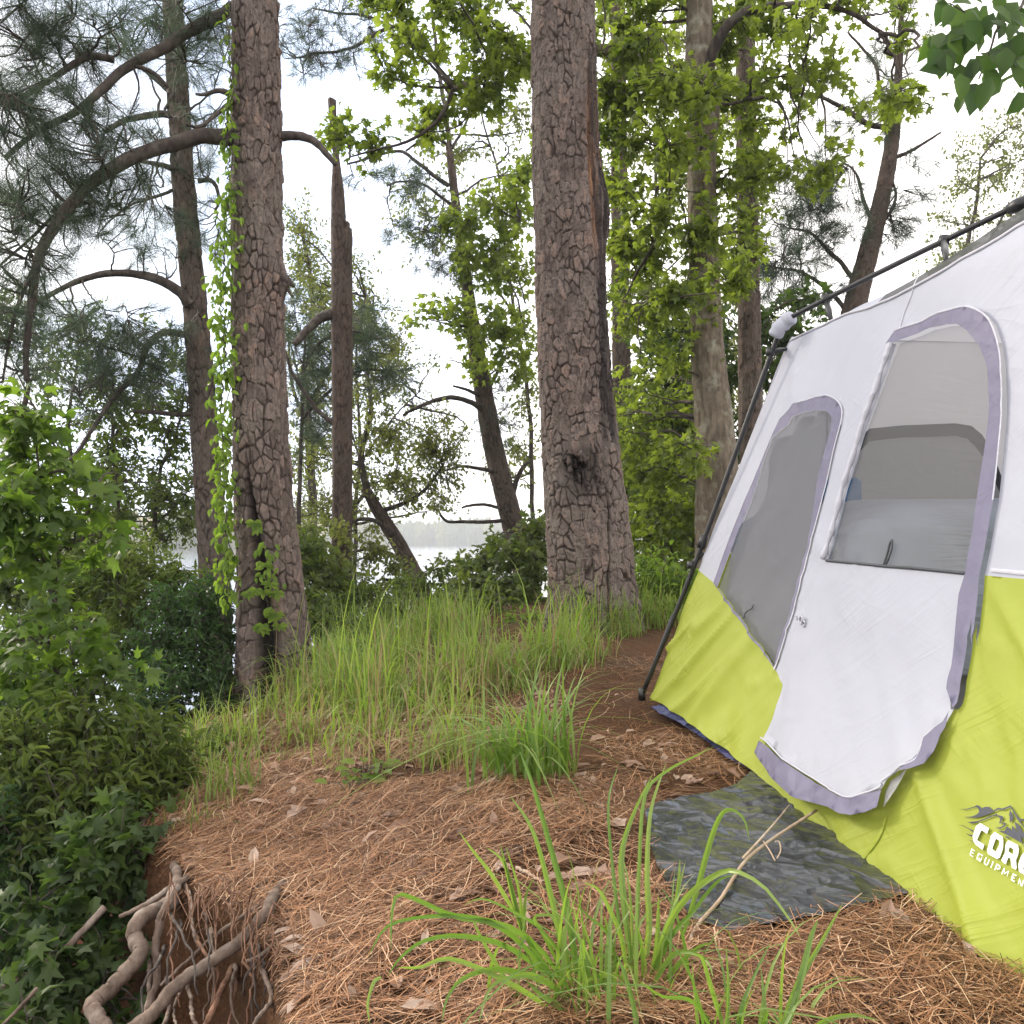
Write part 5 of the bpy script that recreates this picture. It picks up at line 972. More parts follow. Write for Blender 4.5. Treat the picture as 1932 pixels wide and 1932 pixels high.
shrub('lakeside_bush', 'leafy bush by the water between split pine and snag', (600, 1180, 8.2), [[(600, 1130, 8.2), (600, 1060, 8.2)], [(600, 1130, 8.2), (560, 1070, 8.2)], [(600, 1130, 8.2), (640, 1080, 8.2)]],
      [(590, 1040, 8.3, 50, 40, .4, 70), (620, 1090, 8.2, 60, 40, .4, 80), (560, 1090, 8.0, 40, 50, .4, 60), (590, 1150, 7.8, 70, 40, .4, 90), (640, 1150, 7.8, 60, 40, .4, 70)], 'olive', OVAL, .075, 8, 59, .38, .3)
shrub('lakeside_bush', 'loose bush in front of the bright water below the crooked pine', (730, 1200, 8.4), [[(730, 1160, 8.4), (725, 1110, 8.4)], [(730, 1160, 8.4), (680, 1100, 8.4)], [(730, 1160, 8.4), (780, 1110, 8.4)]],
      [(690, 1110, 8.4, 50, 35, .4, 44), (740, 1130, 8.3, 60, 40, .4, 60), (800, 1110, 8.4, 50, 35, .4, 44), (700, 1170, 8.0, 70, 35, .4, 70), (790, 1160, 8.0, 70, 35, .4, 70), (830, 1070, 8.6, 30, 25, .3, 14)], 'olive', OVAL, .065, 8, 60, .42, .28)
shrub('lakeside_bush', 'broad leaved bush just beside the broad scarred trunk over the lake', (960, 1160, 8.2), [[(960, 1130, 8.2), (965, 1060, 8.2)], [(960, 1130, 8.2), (910, 1070, 8.2)], [(960, 1130, 8.2), (1010, 1060, 8.2)]],
      [(960, 1040, 8.3, 50, 35, .4, 44), (1000, 1070, 8.2, 40, 60, .4, 54), (910, 1080, 8.2, 50, 35, .4, 44), (960, 1110, 8.0, 60, 40, .4, 60), (880, 1120, 8.0, 50, 30, .4, 40), (1010, 1000, 8.4, 30, 40, .3, 24)], 'olive', STAR, .085, 7, 61, .4, .3)
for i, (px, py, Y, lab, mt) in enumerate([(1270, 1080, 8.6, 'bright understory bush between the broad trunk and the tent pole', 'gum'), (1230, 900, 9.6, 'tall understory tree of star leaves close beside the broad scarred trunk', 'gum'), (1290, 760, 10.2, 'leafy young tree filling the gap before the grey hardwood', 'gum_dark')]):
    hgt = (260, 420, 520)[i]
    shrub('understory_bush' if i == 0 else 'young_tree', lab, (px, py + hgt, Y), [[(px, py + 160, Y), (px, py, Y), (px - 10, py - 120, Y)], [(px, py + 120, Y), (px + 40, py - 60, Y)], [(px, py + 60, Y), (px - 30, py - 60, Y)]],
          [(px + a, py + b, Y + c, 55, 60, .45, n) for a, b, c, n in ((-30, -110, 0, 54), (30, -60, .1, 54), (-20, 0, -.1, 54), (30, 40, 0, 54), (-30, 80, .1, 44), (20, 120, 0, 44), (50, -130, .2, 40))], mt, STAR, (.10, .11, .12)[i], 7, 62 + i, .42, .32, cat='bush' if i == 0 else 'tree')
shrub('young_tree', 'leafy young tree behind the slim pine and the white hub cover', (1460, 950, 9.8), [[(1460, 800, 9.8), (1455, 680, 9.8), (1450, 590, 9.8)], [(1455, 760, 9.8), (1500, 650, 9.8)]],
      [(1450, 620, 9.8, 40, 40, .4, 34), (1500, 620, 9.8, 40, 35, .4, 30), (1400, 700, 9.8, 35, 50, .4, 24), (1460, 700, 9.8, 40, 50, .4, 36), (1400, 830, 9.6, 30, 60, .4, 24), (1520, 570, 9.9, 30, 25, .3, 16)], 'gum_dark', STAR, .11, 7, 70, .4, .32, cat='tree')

# ================================================================== FAR SHORE
def wood(name, x0, x1, Y, h, n, sunlit, label_kind='stuff'):
    g = Geo(); th = np.linspace(0, 2 * np.pi, 9)[:-1]
    for i in range(n):
        x = rng.uniform(x0, x1); X_ = (x - CX) / F * Y; hh = h * (.72 + .4 * fbm(np.array(x * .02), 3, 0, 5, 2) + .22 * rng.random()); r = h * rng.uniform(.14, .26); yy = Y + rng.uniform(0, 30)
        zs_ = np.array([-2.4, -1 + hh * .3, hh * .55, hh * .8, hh * .96, hh]); rs = np.array([.5, 1, 1.05, .75, .4, .05]) * r
        V = [np.stack([X_ + rs[k] * np.cos(th) * (1 + .35 * rng.normal(size=8)), yy + rs[k] * np.sin(th) * (1 + .2 * rng.normal(size=8)), zs_[k] + .08 * h * rng.normal(size=8) * (0 < k)], -1) for k in range(6)]
        I = np.arange(48).reshape(6, 8); J = np.roll(I, -1, 1); g.add(np.array(V), np.stack([I[:-1], J[:-1], J[1:], I[1:]], -1).reshape(-1, 4), rnd=min(1, sunlit * rng.random() ** .7))
    return tag(g.build(name, M['far'], None, False), kind='stuff')
wood('far_treeline', -300, 2300, 600, 14.5, 1300, .75); wood('point_treeline', 120, 415, 300, 11.0, 60, 1.0); wood('point_treeline', 560, 690, 480, 11, 36, 1.2)

# ================================================================== GRASS
def blades(g, base, h, az, bend, wid, segs=6, rnd=None, fold=.25):
    N = len(base); t = np.linspace(0, 1, segs + 1)[None, :, None]; d = np.stack([np.cos(az), np.sin(az), 0 * az], -1)[:, None]
    h, bend, wid = [np.asarray(q)[:, None, None] for q in (h, bend, wid)]
    lean = .12 * bend
    p = base[:, None] + d * h * (lean * t + bend * t ** 2.4) * .8 + np.array([0, 0, 1.]) * h * (t - .55 * np.clip(bend, 0, 1.6) * t ** 3.2)
    s = np.cross(d, [0, 0, 1.]); w = wid * np.minimum(1, (1 - t) ** .75 * 1.15) * (.55 + .45 * np.minimum(1, t * 4)) / 2
    V = np.stack([p - s * w, p + d * w * fold * .0 - np.array([0, 0, 1.]) * w * fold, p + s * w], 2)
    o = (np.arange(N) * (segs + 1) * 3)[:, None]; f = []
    for k in range(segs):
        for c in (0, 1): f.append(o + np.array([[k * 3 + c, k * 3 + c + 1, k * 3 + 4 + c, k * 3 + 3 + c]]))
    g.add(V, np.stack(f, 1).reshape(-1, 4), rnd=np.repeat(rng.random(N) if rnd is None else rnd, (segs + 1) * 3))
def in_px(poly, n):
    p = np.array(poly, float); out = []
    while len(out) < n:
        q = p.min(0) + rng.random((n, 2)) * (p.max(0) - p.min(0)); out += list(q[pip(q, p)])
    r = np.array([ground_hit(*q) for q in out[:n]]); return r[r[:, 1] > 1.0]
gr, dg = Geo(), Geo()
def tufts(poly, nt, per, h, spread, wid, dry, bend=.72):
    c = in_px(poly, nt * 3); c = c[fbm(c[:, 0] * 3.2, c[:, 1] * 3.2, 0, 19, 2) > .535][:nt]; nt = len(c); b = np.repeat(c, per, 0); N = len(b); b = b + rng.normal(size=(N, 3)) * [spread, spread, 0]; b[:, 2] = ground_fn(b[:, 0], b[:, 1]) - .01
    hh = np.repeat(h * (.55 + .75 * rng.random(nt)), per) * (.5 + .6 * rng.random(N)); k = rng.random(N) < dry
    for gg, m, hs in ((gr, ~k, 1), (dg, k, .75)):
        if m.sum(): rt_ = np.clip(np.repeat(rng.random(nt), per)[m] * .6 + .4 * rng.random(m.sum()), 0, 1); blades(gg, b[m], hh[m] * hs, rng.random(m.sum()) * 6.283, np.abs(rng.normal(size=m.sum())) * bend + .1, wid * (.6 + .7 * rng.random(m.sum())), 5, rt_)
tufts([(520, 1290), (640, 1225), (800, 1210), (1000, 1190), (1180, 1190), (1200, 1215), (1100, 1255), (960, 1300), (800, 1340), (640, 1360), (520, 1350)], 120, 26, .38, .06, .0085, .24, .85)
tufts([(480, 1350), (560, 1300), (800, 1300), (1000, 1290), (930, 1390), (840, 1440), (620, 1440), (500, 1400)], 62, 22, .28, .05, .007, .42, .95)
tufts([(560, 1200), (1050, 1170), (1190, 1165), (1190, 1195), (600, 1235)], 60, 20, .42, .06, .009, .22, .45)
tufts([(1190, 1120), (1300, 1100), (1320, 1150), (1230, 1190), (1180, 1190)], 46, 22, .42, .06, .009, .15)
tufts([(1000, 1190), (1200, 1190), (1210, 1225), (1040, 1240)], 24, 20, .36, .05, .007, .2)
tufts([(330, 1400), (450, 1370), (520, 1420), (470, 1500), (380, 1520), (300, 1480)], 30, 20, .26, .035, .006, .3, .8)
tufts([(330, 1500), (460, 1490), (400, 1580), (320, 1560)], 9, 12, .16, .03, .005, .35, .9)
tufts([(820, 1390), (900, 1380), (930, 1440), (840, 1470)], 7, 22, .24, .035, .005, .45, .8)
tufts([(520, 1420), (760, 1420), (700, 1500), (540, 1520)], 16, 8, .10, .04, .004, .5, .9)
tufts([(520, 1290), (800, 1230), (1150, 1200), (1190, 1230), (960, 1330), (640, 1370)], 60, 5, .60, .06, .008, .12, .35)
tufts([(520, 1290), (800, 1230), (1150, 1200), (1190, 1230), (900, 1380), (540, 1400)], 70, 3, .55, .05, .004, 1.0, .25)
tag(gr.build('grass', M['grass'], None, False), kind='stuff'); tag(dg.build('dry_grass', M['drygrass'], None, False), kind='stuff')
def blade_px(g, pts, Y0, Y1, wpx, rnd, n=16, flat=.8):
    m = len(pts); p = W([(x, y, Y0 + (Y1 - Y0) * i / (m - 1)) for i, (x, y) in enumerate(pts)]); p = catmull(p, n); t = np.gradient(p, axis=0); t /= np.linalg.norm(t, axis=1)[:, None]
    vw = p - [0, 0, H]; s = np.cross(t, vw); s /= np.linalg.norm(s, axis=1)[:, None]; nr = np.cross(s, t)
    k = np.linspace(0, 1, n); tw = .35 * np.sin(k * 2.5 + rnd * 6); s = s * np.cos(tw)[:, None] + nr * np.sin(tw)[:, None]; nr = np.cross(s, t)
    w = (.8 * wpx / F * p[:, 1] / 2 * np.minimum(1, (1 - k) ** .6 * 1.25) * (.55 + .45 * np.minimum(1, k * 5)))[:, None]
    V = np.stack([p - s * w, p + nr * w * .35, p + s * w], 1).reshape(-1, 3); f = []
    for i in range(n - 1):
        for c in (0, 1): f.append([i * 3 + c, i * 3 + c + 1, i * 3 + 4 + c, i * 3 + 3 + c])
    g.add(V, np.array(f), rnd=rnd)
z8 = lambda pts: [(639 + x * .366, 1224.8 + y * .366) for x, y in pts]
z9p = lambda pts: [(1171.6 + x * .3936, 1171.6 + y * .3936) for x, y in pts]
def clump(label, base, listed, ncenter):
    t = thing('grass_clump', label, 'grass clump', base)
    for pts, w, Y0, Y1 in listed:
        g = Geo(); blade_px(g, pts, Y0, Y1, w, rng.random()); g.build('blade', M['blade'], t, False)
    b = np.repeat(np.array(base)[None], ncenter, 0) + rng.normal(size=(ncenter, 3)) * [.05, .04, 0]; b[:, 2] = ground_fn(b[:, 0], b[:, 1]) - .01
    g = Geo(); blades(g, b, .12 + .16 * rng.random(ncenter), rng.random(ncenter) * 6.283, np.abs(rng.normal(size=ncenter)) * .7 + .15, .005 + .004 * rng.random(ncenter), 6); g.build('short_blades', M['blade'], t, False)
    return t
cl1 = [(z8(p), w, a, b) for p, w, a, b in [
 ([(1240, 1830), (1190, 1400), (1100, 1050), (1000, 700), (930, 520)], 17, 1.42, 1.5), ([(1225, 1780), (1130, 1420), (1010, 960), (880, 750)], 15, 1.42, 1.5),
 ([(1250, 1850), (1050, 1560), (850, 1420), (600, 1380), (400, 1290), (300, 1270), (272, 1400), (270, 1560)], 14, 1.42, 1.3), ([(1100, 1700), (900, 1480), (700, 1385), (450, 1380), (250, 1430), (150, 1590)], 13, 1.42, 1.3),
 ([(1200, 1780), (900, 1550), (650, 1480), (450, 1500), (320, 1590), (250, 1690)], 13, 1.42, 1.28), ([(1230, 1800), (1000, 1690), (800, 1650), (640, 1700), (560, 1800), (530, 1930)], 14, 1.4, 1.2),
 ([(1280, 1900), (1050, 1700), (900, 1690), (780, 1750), (720, 1930)], 14, 1.38, 1.2), ([(1280, 1950), (1000, 1880), (860, 1700), (730, 1480), (690, 1380)], 14, 1.38, 1.42),
 ([(950, 1480), (900, 1290), (850, 1100), (760, 1020)], 11, 1.55, 1.55), ([(950, 1470), (890, 1220), (830, 1000)], 10, 1.55, 1.55), ([(960, 1450), (800, 1180), (700, 1050), (620, 940)], 10, 1.55, 1.55), ([(960, 1480), (960, 1300), (1000, 1180)], 8, 1.55, 1.55), ([(945, 1460), (930, 1250), (860, 1010)], 8, 1.56, 1.56),
 ([(1180, 1720), (1060, 1480), (1000, 1410), (760, 1290), (640, 1320)], 9, 1.44, 1.4), ([(1180, 1930), (950, 1760), (600, 1600), (420, 1640), (300, 1640)], 13, 1.36, 1.22), ([(1150, 1750), (1000, 1540), (960, 1480), (910, 1640)], 12, 1.4, 1.35),
 ([(220, 1690), (180, 1720), (150, 1830), (160, 1932)], 9, 1.25, 1.22), ([(1230, 1850), (1160, 1600), (1010, 1400), (1080, 1370), (1180, 1390)], 10, 1.42, 1.4), ([(1300, 1960), (1190, 1700), (1150, 1500), (1180, 1400), (1240, 1220)], 8, 1.4, 1.4), ([(1260, 1960), (1150, 1850), (1040, 1780), (960, 1700)], 16, 1.33, 1.33)]]
cl2 = [(z8(p), w, a, b) for p, w, a, b in [
 ([(1560, 1760), (1600, 1450), (1590, 1150), (1610, 830), (1690, 580)], 15, 1.45, 1.6), ([(1520, 1700), (1470, 1300), (1460, 1050), (1520, 850), (1620, 640)], 16, 1.45, 1.6), ([(1540, 1600), (1550, 1100), (1580, 750), (1690, 630), (1820, 560), (1940, 500)], 9, 1.45, 1.6), ([(1480, 1650), (1420, 1200), (1390, 800), (1440, 600)], 9, 1.45, 1.6),
 ([(1610, 1760), (1640, 1550), (1650, 1264)], 18, 1.42, 1.42), ([(1560, 1800), (1700, 1500), (1820, 1360), (1950, 1200), (2050, 1160)], 12, 1.42, 1.3), ([(1500, 1760), (1460, 1500), (1400, 1350), (1340, 1240), (1260, 1200)], 12, 1.44, 1.44), ([(1480, 1900), (1400, 1500), (1290, 1380), (1200, 1290)], 8, 1.42, 1.42),
 ([(1530, 1950), (1420, 1800), (1320, 1660), (1280, 1570)], 12, 1.35, 1.38), ([(1620, 1800), (1740, 1640), (1850, 1540), (1932, 1510)], 12, 1.4, 1.3), ([(1560, 1850), (1700, 1600), (1800, 1560), (1900, 1610), (1932, 1700)], 12, 1.38, 1.25), ([(1500, 1720), (1400, 1680), (1300, 1700), (1240, 1740)], 12, 1.4, 1.35), ([(1520, 1600), (1500, 1250), (1460, 1050)], 7, 1.46, 1.55), ([(1640, 1700), (1740, 1300), (1760, 1080)], 14, 1.45, 1.5)]]
cl2 += [(z9p(p), w, a, b) for p, w, a, b in [([(150, 1660), (230, 1450), (330, 1310), (450, 1220), (545, 1198), (680, 1270), (800, 1420), (866, 1528)], 14, 1.42, 1.15), ([(300, 1500), (370, 1270), (430, 1050), (480, 930), (530, 905), (590, 950), (618, 1060)], 13, 1.45, 1.4), ([(190, 1600), (260, 1350), (310, 1150)], 9, 1.44, 1.5)]]
cl3 = [(z9p(p), w, a, b) for p, w, a, b in [([(740, 2040), (850, 1740), (950, 1560), (1068, 1345)], 15, 1.2, 1.25), ([(770, 2040), (860, 1720), (910, 1520), (945, 1430)], 17, 1.2, 1.25), ([(500, 2040), (515, 1800), (505, 1550)], 10, 1.22, 1.25), ([(540, 2040), (580, 1850), (640, 1700), (718, 1535)], 11, 1.22, 1.25), ([(520, 2040), (430, 1750), (390, 1620), (340, 1600)], 12, 1.22, 1.2), ([(480, 2040), (350, 1830), (200, 1800), (80, 1720)], 10, 1.2, 1.1), ([(380, 2040), (360, 1850), (340, 1640)], 9, 1.22, 1.25), ([(850, 2040), (960, 1930), (1100, 1890), (1240, 1915)], 14, 1.15, 1.1), ([(800, 2060), (900, 1960), (1000, 1920)], 10, 1.15, 1.1), ([(60, 2040), (70, 1900), (20, 1700), (-20, 1600)], 14, 1.25, 1.3)]]
b1_, b2_, b3_ = ground_hit(1085, 1895), ground_hit(1205, 1870), ground_hit(1420, 1985)
clump('large arching grass clump on pine straw nearest the camera', b1_, cl1, 40); clump('upright grass clump growing against the edge of the dark plastic sheet', b2_, cl2, 32); clump('small grass clump at the bottom edge below the plastic sheet', b3_, cl3, 18)
mid = ground_hit(1010, 1480); t = thing('grass_clump', 'single bright grass clump on bare soil between tree grass and tent', 'grass clump', mid)
for (dx, dy, n, hh, az, sp) in ((0, 0, 46, .40, 2.4, 1.1), (-.09, .06, 40, .34, 2.8, 1.2), (.07, .05, 36, .46, 1.3, 1.6), (.0, .12, 30, .42, 1.8, 2.2)):
    b = np.repeat(mid[None], n, 0) + rng.normal(size=(n, 3)) * [.035, .03, 0] + [dx, dy, 0]; b[:, 2] = ground_fn(b[:, 0], b[:, 1]) - .01
    g = Geo(); blades(g, b, hh * (.5 + .6 * rng.random(n)), az + rng.normal(size=n) * sp, np.abs(rng.normal(size=n)) * .8 + .15, .007 + .006 * rng.random(n), 8); g.build('blades', M['blade'], t, False)

for i, (px, py, Y, lab) in enumerate([(610, 1215, 6.2, 'low leafy shrub in the grass right behind the split pine'), (760, 1200, 6.6, 'low leafy shrub half sunk in the tall grass before the lake'), (540, 1290, 4.9, 'small bramble at the foot of the split pine'), (1250, 1130, 6.2, 'green leafy weeds standing between the broad trunk and the tent pole'), (390, 1420, 3.7, 'small leafy weeds on the bank edge before the split pine'), (680, 1270, 5.4, 'leafy weed sprawling in the middle of the tall grass'), (900, 1190, 6.8, 'leafy bush in grass at the crest, between snag and broad trunk'), (1000, 1215, 6.3, 'leafy weeds at the base of the broad trunk, on its lake side')]):
    hgt = (70, 60, 50, 80, 40, 55, 80, 60)[i]; shrub('leafy_weed', lab, (px, py, Y), [[(px, py, Y), (px + 5, py - hgt, Y)], [(px, py, Y), (px - 30, py - hgt * .7, Y)], [(px, py, Y), (px + 35, py - hgt * .7, Y)]], [(px, py - hgt * .6, Y, 45, hgt * .55, .2, 40), (px - 40, py - hgt * .4, Y, 40, hgt * .4, .2, 26), (px + 45, py - hgt * .4, Y, 40, hgt * .4, .2, 26)], 'gum_green' if i in (2, 3, 5, 7) else 'olive', OVAL, (.05, .05, .035, .06, .03, .045, .06, .05)[i], 6, 80 + i, .42, .12, cat='weed', w0=4)
# broad leaved seedlings
for i, (px, py, n, sz) in enumerate(((685, 1470, 12, .06), (660, 1502, 7, .05))):
    c = ground_hit(px, py); tt = thing('seedling', ('pale green oval leaved seedling on the pine straw', 'smaller seedling in front of the pale green one')[i], 'seedling', c); g = Geo(); gs = Geo()
    for q in range(n):
        a = rng.random() * 6.28; e = c + np.array([math.cos(a) * .05 * rng.random() * 2, math.sin(a) * .05 * rng.random() * 2, .025 + .025 * rng.random()]); tube(gs, catmull([c, (c + e) / 2 + [0, 0, .02], e], 6), .0015, 4)
        oriented(g, e[None], np.array([[math.cos(a), math.sin(a), .15]]), np.array([[.1, -.3, 1.]]), np.array([sz]), *ROUND, rng.random(1))
    g.build('leaves', M['vine'], tt, False); gs.build('stem', M['branch'], tt)

# ================================================================== LITTER, STICKS, ROOTS
def scatter(n, y0, y1, power=1.5):
    out = []
    while len(out) < n:
        q = np.stack([rng.uniform(-60, 1990, 4 * n), rng.uniform(y0, y1, 4 * n)], -1)
        Y = .75 / ((q[:, 1] - HY) / F); X_ = (q[:, 0] - CX) / F * Y
        for it in range(4): g_ = ground_fn(X_, Y); Y = np.clip((H - g_) / ((q[:, 1] - HY) / F), .8, 8); X_ = (q[:, 0] - CX) / F * Y
        d = np.interp(Y, EY, EX) - X_; ok = (d < np.where(Y < 2.7, -.03, .12)) & (Y < 7)
        pt = np.stack([X_, Y], -1)
        for e in EXCL: ok &= ~pip(pt, e)
        ok &= ~((Y < 3.6) & (X_ > 1.02 - .128 * Y))
        ok &= rng.random(len(ok)) < .10 + .90 * sstep(.43, .54, fbm(X_ * 2.1, Y * 2.1, 0, 16, 3)); out += list(np.stack([X_[ok], Y[ok]], -1))
    return np.array(out[:n])
def straw(n, y0, y1, L=.13, wd=.0016):
    c = scatter(n, y0, y1); fl = fbm(c[:, 0] * 3, c[:, 1] * 3, 0, 15, 2) * 9; az = fl + rng.normal(size=n) * 1.0; ln = L * (.5 + .8 * rng.random(n)); cur = rng.normal(size=n) * .35
    t = np.linspace(-.5, .5, 4); lift = rng.random(n) ** 3 * .03 + .002; tilt = rng.normal(size=n) * .10; V = []
    for k in t:
        a = az + cur * k; x = c[:, 0] + np.cos(a) * ln * k; y = c[:, 1] + np.sin(a) * ln * k; z = ground_fn(x, y) + lift + tilt * ln * k; z = np.maximum(z, ground_fn(x, y) + .001)
        s = np.stack([-np.sin(a), np.cos(a), 0 * a], -1) * wd / 2; p = np.stack([x, y, z], -1); V += [p - s, p + s]
    V = np.stack(V, 1); V = V[np.ptp(V[..., 2], axis=1) < .07]; n = len(V); o = (np.arange(n) * 8)[:, None]; f = np.stack([o + np.array([[2 * k, 2 * k + 1, 2 * k + 3, 2 * k + 2]]) for k in range(3)], 1).reshape(-1, 4)
    g = Geo(); g.add(V, f, rnd=np.repeat(np.clip(rng.normal(size=n) * .30 + .48, 0, 1), 8)); return g
a, b = straw(32000, 1240, 1950, .13, .0013), straw(18000, 1480, 1950, .13, .0016)
tag(a.build('pine_straw', M['straw'], None, False), kind='stuff'); tag(b.build('pine_straw', M['straw'], None, False), kind='stuff')
c = scatter(1500, 1290, 1940); n = len(c); g = Geo(); p = np.c_[c, ground_fn(c[:, 0], c[:, 1]) + .006]
oriented(g, p, np.c_[rng.normal(size=(n, 2)), .15 * rng.normal(size=n)], rng.normal(size=(n, 3)) * .22 + [0, 0, 1], .03 + .05 * rng.random(n) ** 2, oval_leaf(.42, .07)[0], OVAL[1], rng.random(n)); tag(g.build('leaf_litter', M['deadleaf'], None, False), kind='stuff')
# larger curled leaves lying singly
proto = []
for k in range(4):
    g = Geo(); m = 8; uu, vv = np.meshgrid(np.linspace(0, 1, m), np.linspace(-1, 1, 7)); w = .26 * np.sin(np.pi * uu ** .8) * (1 + .22 * np.sin(uu * 19 + k)); cur = (.5, .8, .3, 1.0)[k]
    V = np.stack([uu - .5, vv * w, cur * .35 * (vv * w / .26) ** 2 * .5 + .12 * cur * np.sin(uu * 3 + k) + .02], -1); I = np.arange(7 * m).reshape(7, m); g.add(V, np.stack([I[:-1, :-1], I[:-1, 1:], I[1:, 1:], I[1:, :-1]], -1).reshape(-1, 4), rnd=(.75, .5, .95, .6)[k])
    proto.append(g.build('dead_leaf', M['deadleaf']))
spots = [(855, 1498), (705, 1560), (760, 1640), (745, 1580), (800, 1660), (860, 1600), (620, 1585), (540, 1600), (880, 1700), (700, 1640), (760, 1700), (830, 1740), (660, 1820), (740, 1870), (800, 1910), (1140, 1660), (1100, 1690), (1070, 1640), (1240, 1480), (1310, 1480), (1560, 1815), (1545, 1900), (1590, 1850), (1640, 1900), (1700, 1890), (1720, 1905), (1500, 1880), (640, 1660), (590, 1700), (900, 1470), (1160, 1560), (1020, 1540), (560, 1540), (1380, 1470), (1690, 1780), (960, 1620)]
for i, (px, py) in enumerate(spots):
    o = proto[i % 4] if i < 4 else proto[i % 4].copy()
    if i >= 4: COL.objects.link(o)
    c = ground_hit(px, py); o.location = Vector(c) + Vector((0, 0, .008)); o.rotation_euler = (rng.normal() * .15, rng.normal() * .15, rng.random() * 6.28); o.scale = [.055 + .04 * rng.random()] * 3
    tag(o, 'curled dead leaf lying on the pine straw', 'dead leaf', 'dead leaves on the pine straw')
def stick(pts, w, label, mat='stick', lift=.008, name='stick'):
    p = np.array([ground_hit(x, y) for x, y in pts]) + [0, 0, lift]; c = catmull(p, 20) + rng.normal(size=(20, 3)) * .0015; g = Geo(); tube(g, c, np.linspace(w, w * .6, 20) / 2 / F * c[:, 1], 7, .5, True, .35); tag(g.build(name, M[mat]), label, 'stick')
stick([(1095, 1502), (1100, 1480), (1106, 1462)], 9, 'short pale stick on bare soil beside the bright grass clump'); stick([(895, 1632), (960, 1612), (1010, 1596), (1028, 1580)], 7, 'long brown twig lying across the pine straw', 'root'); stick([(975, 1645), (1000, 1658), (1022, 1672)], 8, 'pale bent stick on pine straw above the large grass clump')
stick([(706, 1648), (735, 1640), (758, 1636)], 9, 'weathered wood chip on the straw, nearest the eroded bank'); stick([(1553, 1795), (1575, 1800), (1602, 1812)], 12, 'whitish broken stick below the corner of the plastic sheet'); stick([(670, 1520), (640, 1548), (610, 1560)], 7, 'brown stick on straw behind the seedlings', 'root'); stick([(690, 1620), (670, 1680), (650, 1730)], 6, 'thin dark stick pointing downhill on the straw slope', 'root')
# dry stalk lying over the plastic sheet
st_ = thing('dry_stalk', 'straw coloured forked dry grass stalk lying across the dark plastic sheet', 'stalk', ground_hit(1310, 1790)); g = Geo()
lay = lambda pts, l0=.05, l1=.05: np.array([ground_hit(x, y + 10) for x, y in pts]) + np.linspace(l0, l1, len(pts))[:, None] * [0, 0, 1]
m0 = catmull(lay([(1285, 1850), (1311, 1775), (1360, 1720), (1402, 1658), (1450, 1618), (1540, 1560)], .02, .05), 40); tube(g, m0, .0036, 7, .5, True, .2); g.build('stem', M['stick'], st_)
g = Geo(); tube(g, catmull(lay([(1402, 1658), (1440, 1615), (1465, 1580), (1490, 1547)]), 20), np.linspace(.003, .0016, 20), 6); g.build('side_stem', M['stick'], st_)
g = Geo(); tube(g, catmull(lay([(1440, 1625), (1452, 1640), (1462, 1662)]), 10), .0016, 5); tube(g, catmull(lay([(1462, 1624), (1470, 1622), (1473, 1640), (1466, 1655)]), 12), .0016, 5); g.build('curled_sheath', M['stick'], st_)
# exposed roots on the eroded edge
z7 = lambda pts, Y0, Y1: [(x * .366, 1224.8 + y * .366, Y0 + (Y1 - Y0) * i / (len(pts) - 1)) for i, (x, y) in enumerate(pts)]
rt = thing('exposed_roots', 'tangle of bare grey tree roots hanging from the eroded bank edge', 'roots', ground_hit(480, 1700))
for pts, w0, w1, Y0, Y1, mt in [
 ([(900, 1290), (820, 1340), (720, 1390), (690, 1480), (725, 1560), (660, 1660), (560, 1760), (480, 1830), (505, 1900), (560, 1990), (600, 2100)], 34, 36, 2.05, 1.75, 'root'),
 ([(1480, 1200), (1420, 1260), (1360, 1370), (1250, 1490), (1100, 1600), (950, 1700), (850, 1800), (780, 1880), (690, 1950), (600, 2050)], 24, 32, 1.9, 1.6, 'root'),
 ([(900, 1120), (915, 1200), (860, 1310), (820, 1430), (800, 1560), (815, 1680), (760, 1850), (710, 1960), (690, 2060)], 22, 14, 2.1, 1.8, 'root'),
 ([(900, 1125), (970, 1250), (990, 1420), (1020, 1520), (1060, 1580)], 11, 5, 2.05, 1.85, 'root'), ([(1400, 1280), (1200, 1410), (1050, 1530), (950, 1620), (830, 1730)], 11, 6, 1.92, 1.75, 'root'),
 ([(960, 1180), (880, 1230), (760, 1310), (620, 1380)], 18, 9, 2.1, 2.1, 'root'), ([(1200, 1640), (1150, 1740), (1100, 1850), (1050, 1960), (1020, 2050)], 15, 13, 1.75, 1.6, 'rootred'), ([(1460, 1450), (1400, 1530), (1340, 1580), (1270, 1610)], 14, 7, 1.8, 1.75, 'root'),
 ([(950, 1690), (985, 1800), (990, 1880), (1040, 1990)], 10, 7, 1.72, 1.62, 'root'), ([(1350, 1650), (1400, 1800), (1330, 1900), (1290, 1990)], 12, 9, 1.65, 1.55, 'root'), ([(860, 1700), (880, 1800), (830, 1990)], 11, 9, 1.75, 1.65, 'root'), ([(770, 1600), (770, 1750), (740, 1930)], 12, 9, 1.95, 1.85, 'root'), ([(1000, 1650), (900, 1830), (920, 1990)], 7, 5, 1.72, 1.65, 'root'), ([(1220, 1700), (1200, 1850), (1160, 1990)], 8, 6, 1.7, 1.6, 'rootred')]:
    q = z7(pts, Y0, Y1); h0, h1 = ground_hit(q[0][0], q[0][1])[1], ground_hit(q[1][0], q[1][1])[1]
    if abs(h0 - q[0][2]) < .6: q[0] = (*q[0][:2], h0); q[1] = (*q[1][:2], min(h1, .5 * (h0 + q[1][2])))
    q = [(q[0][0], q[0][1] - 4, q[0][2] + .35)] + q; limb(rt, q, w0 * .85, w1 * .85, mt, 16, 'root', 110, .006, .18)
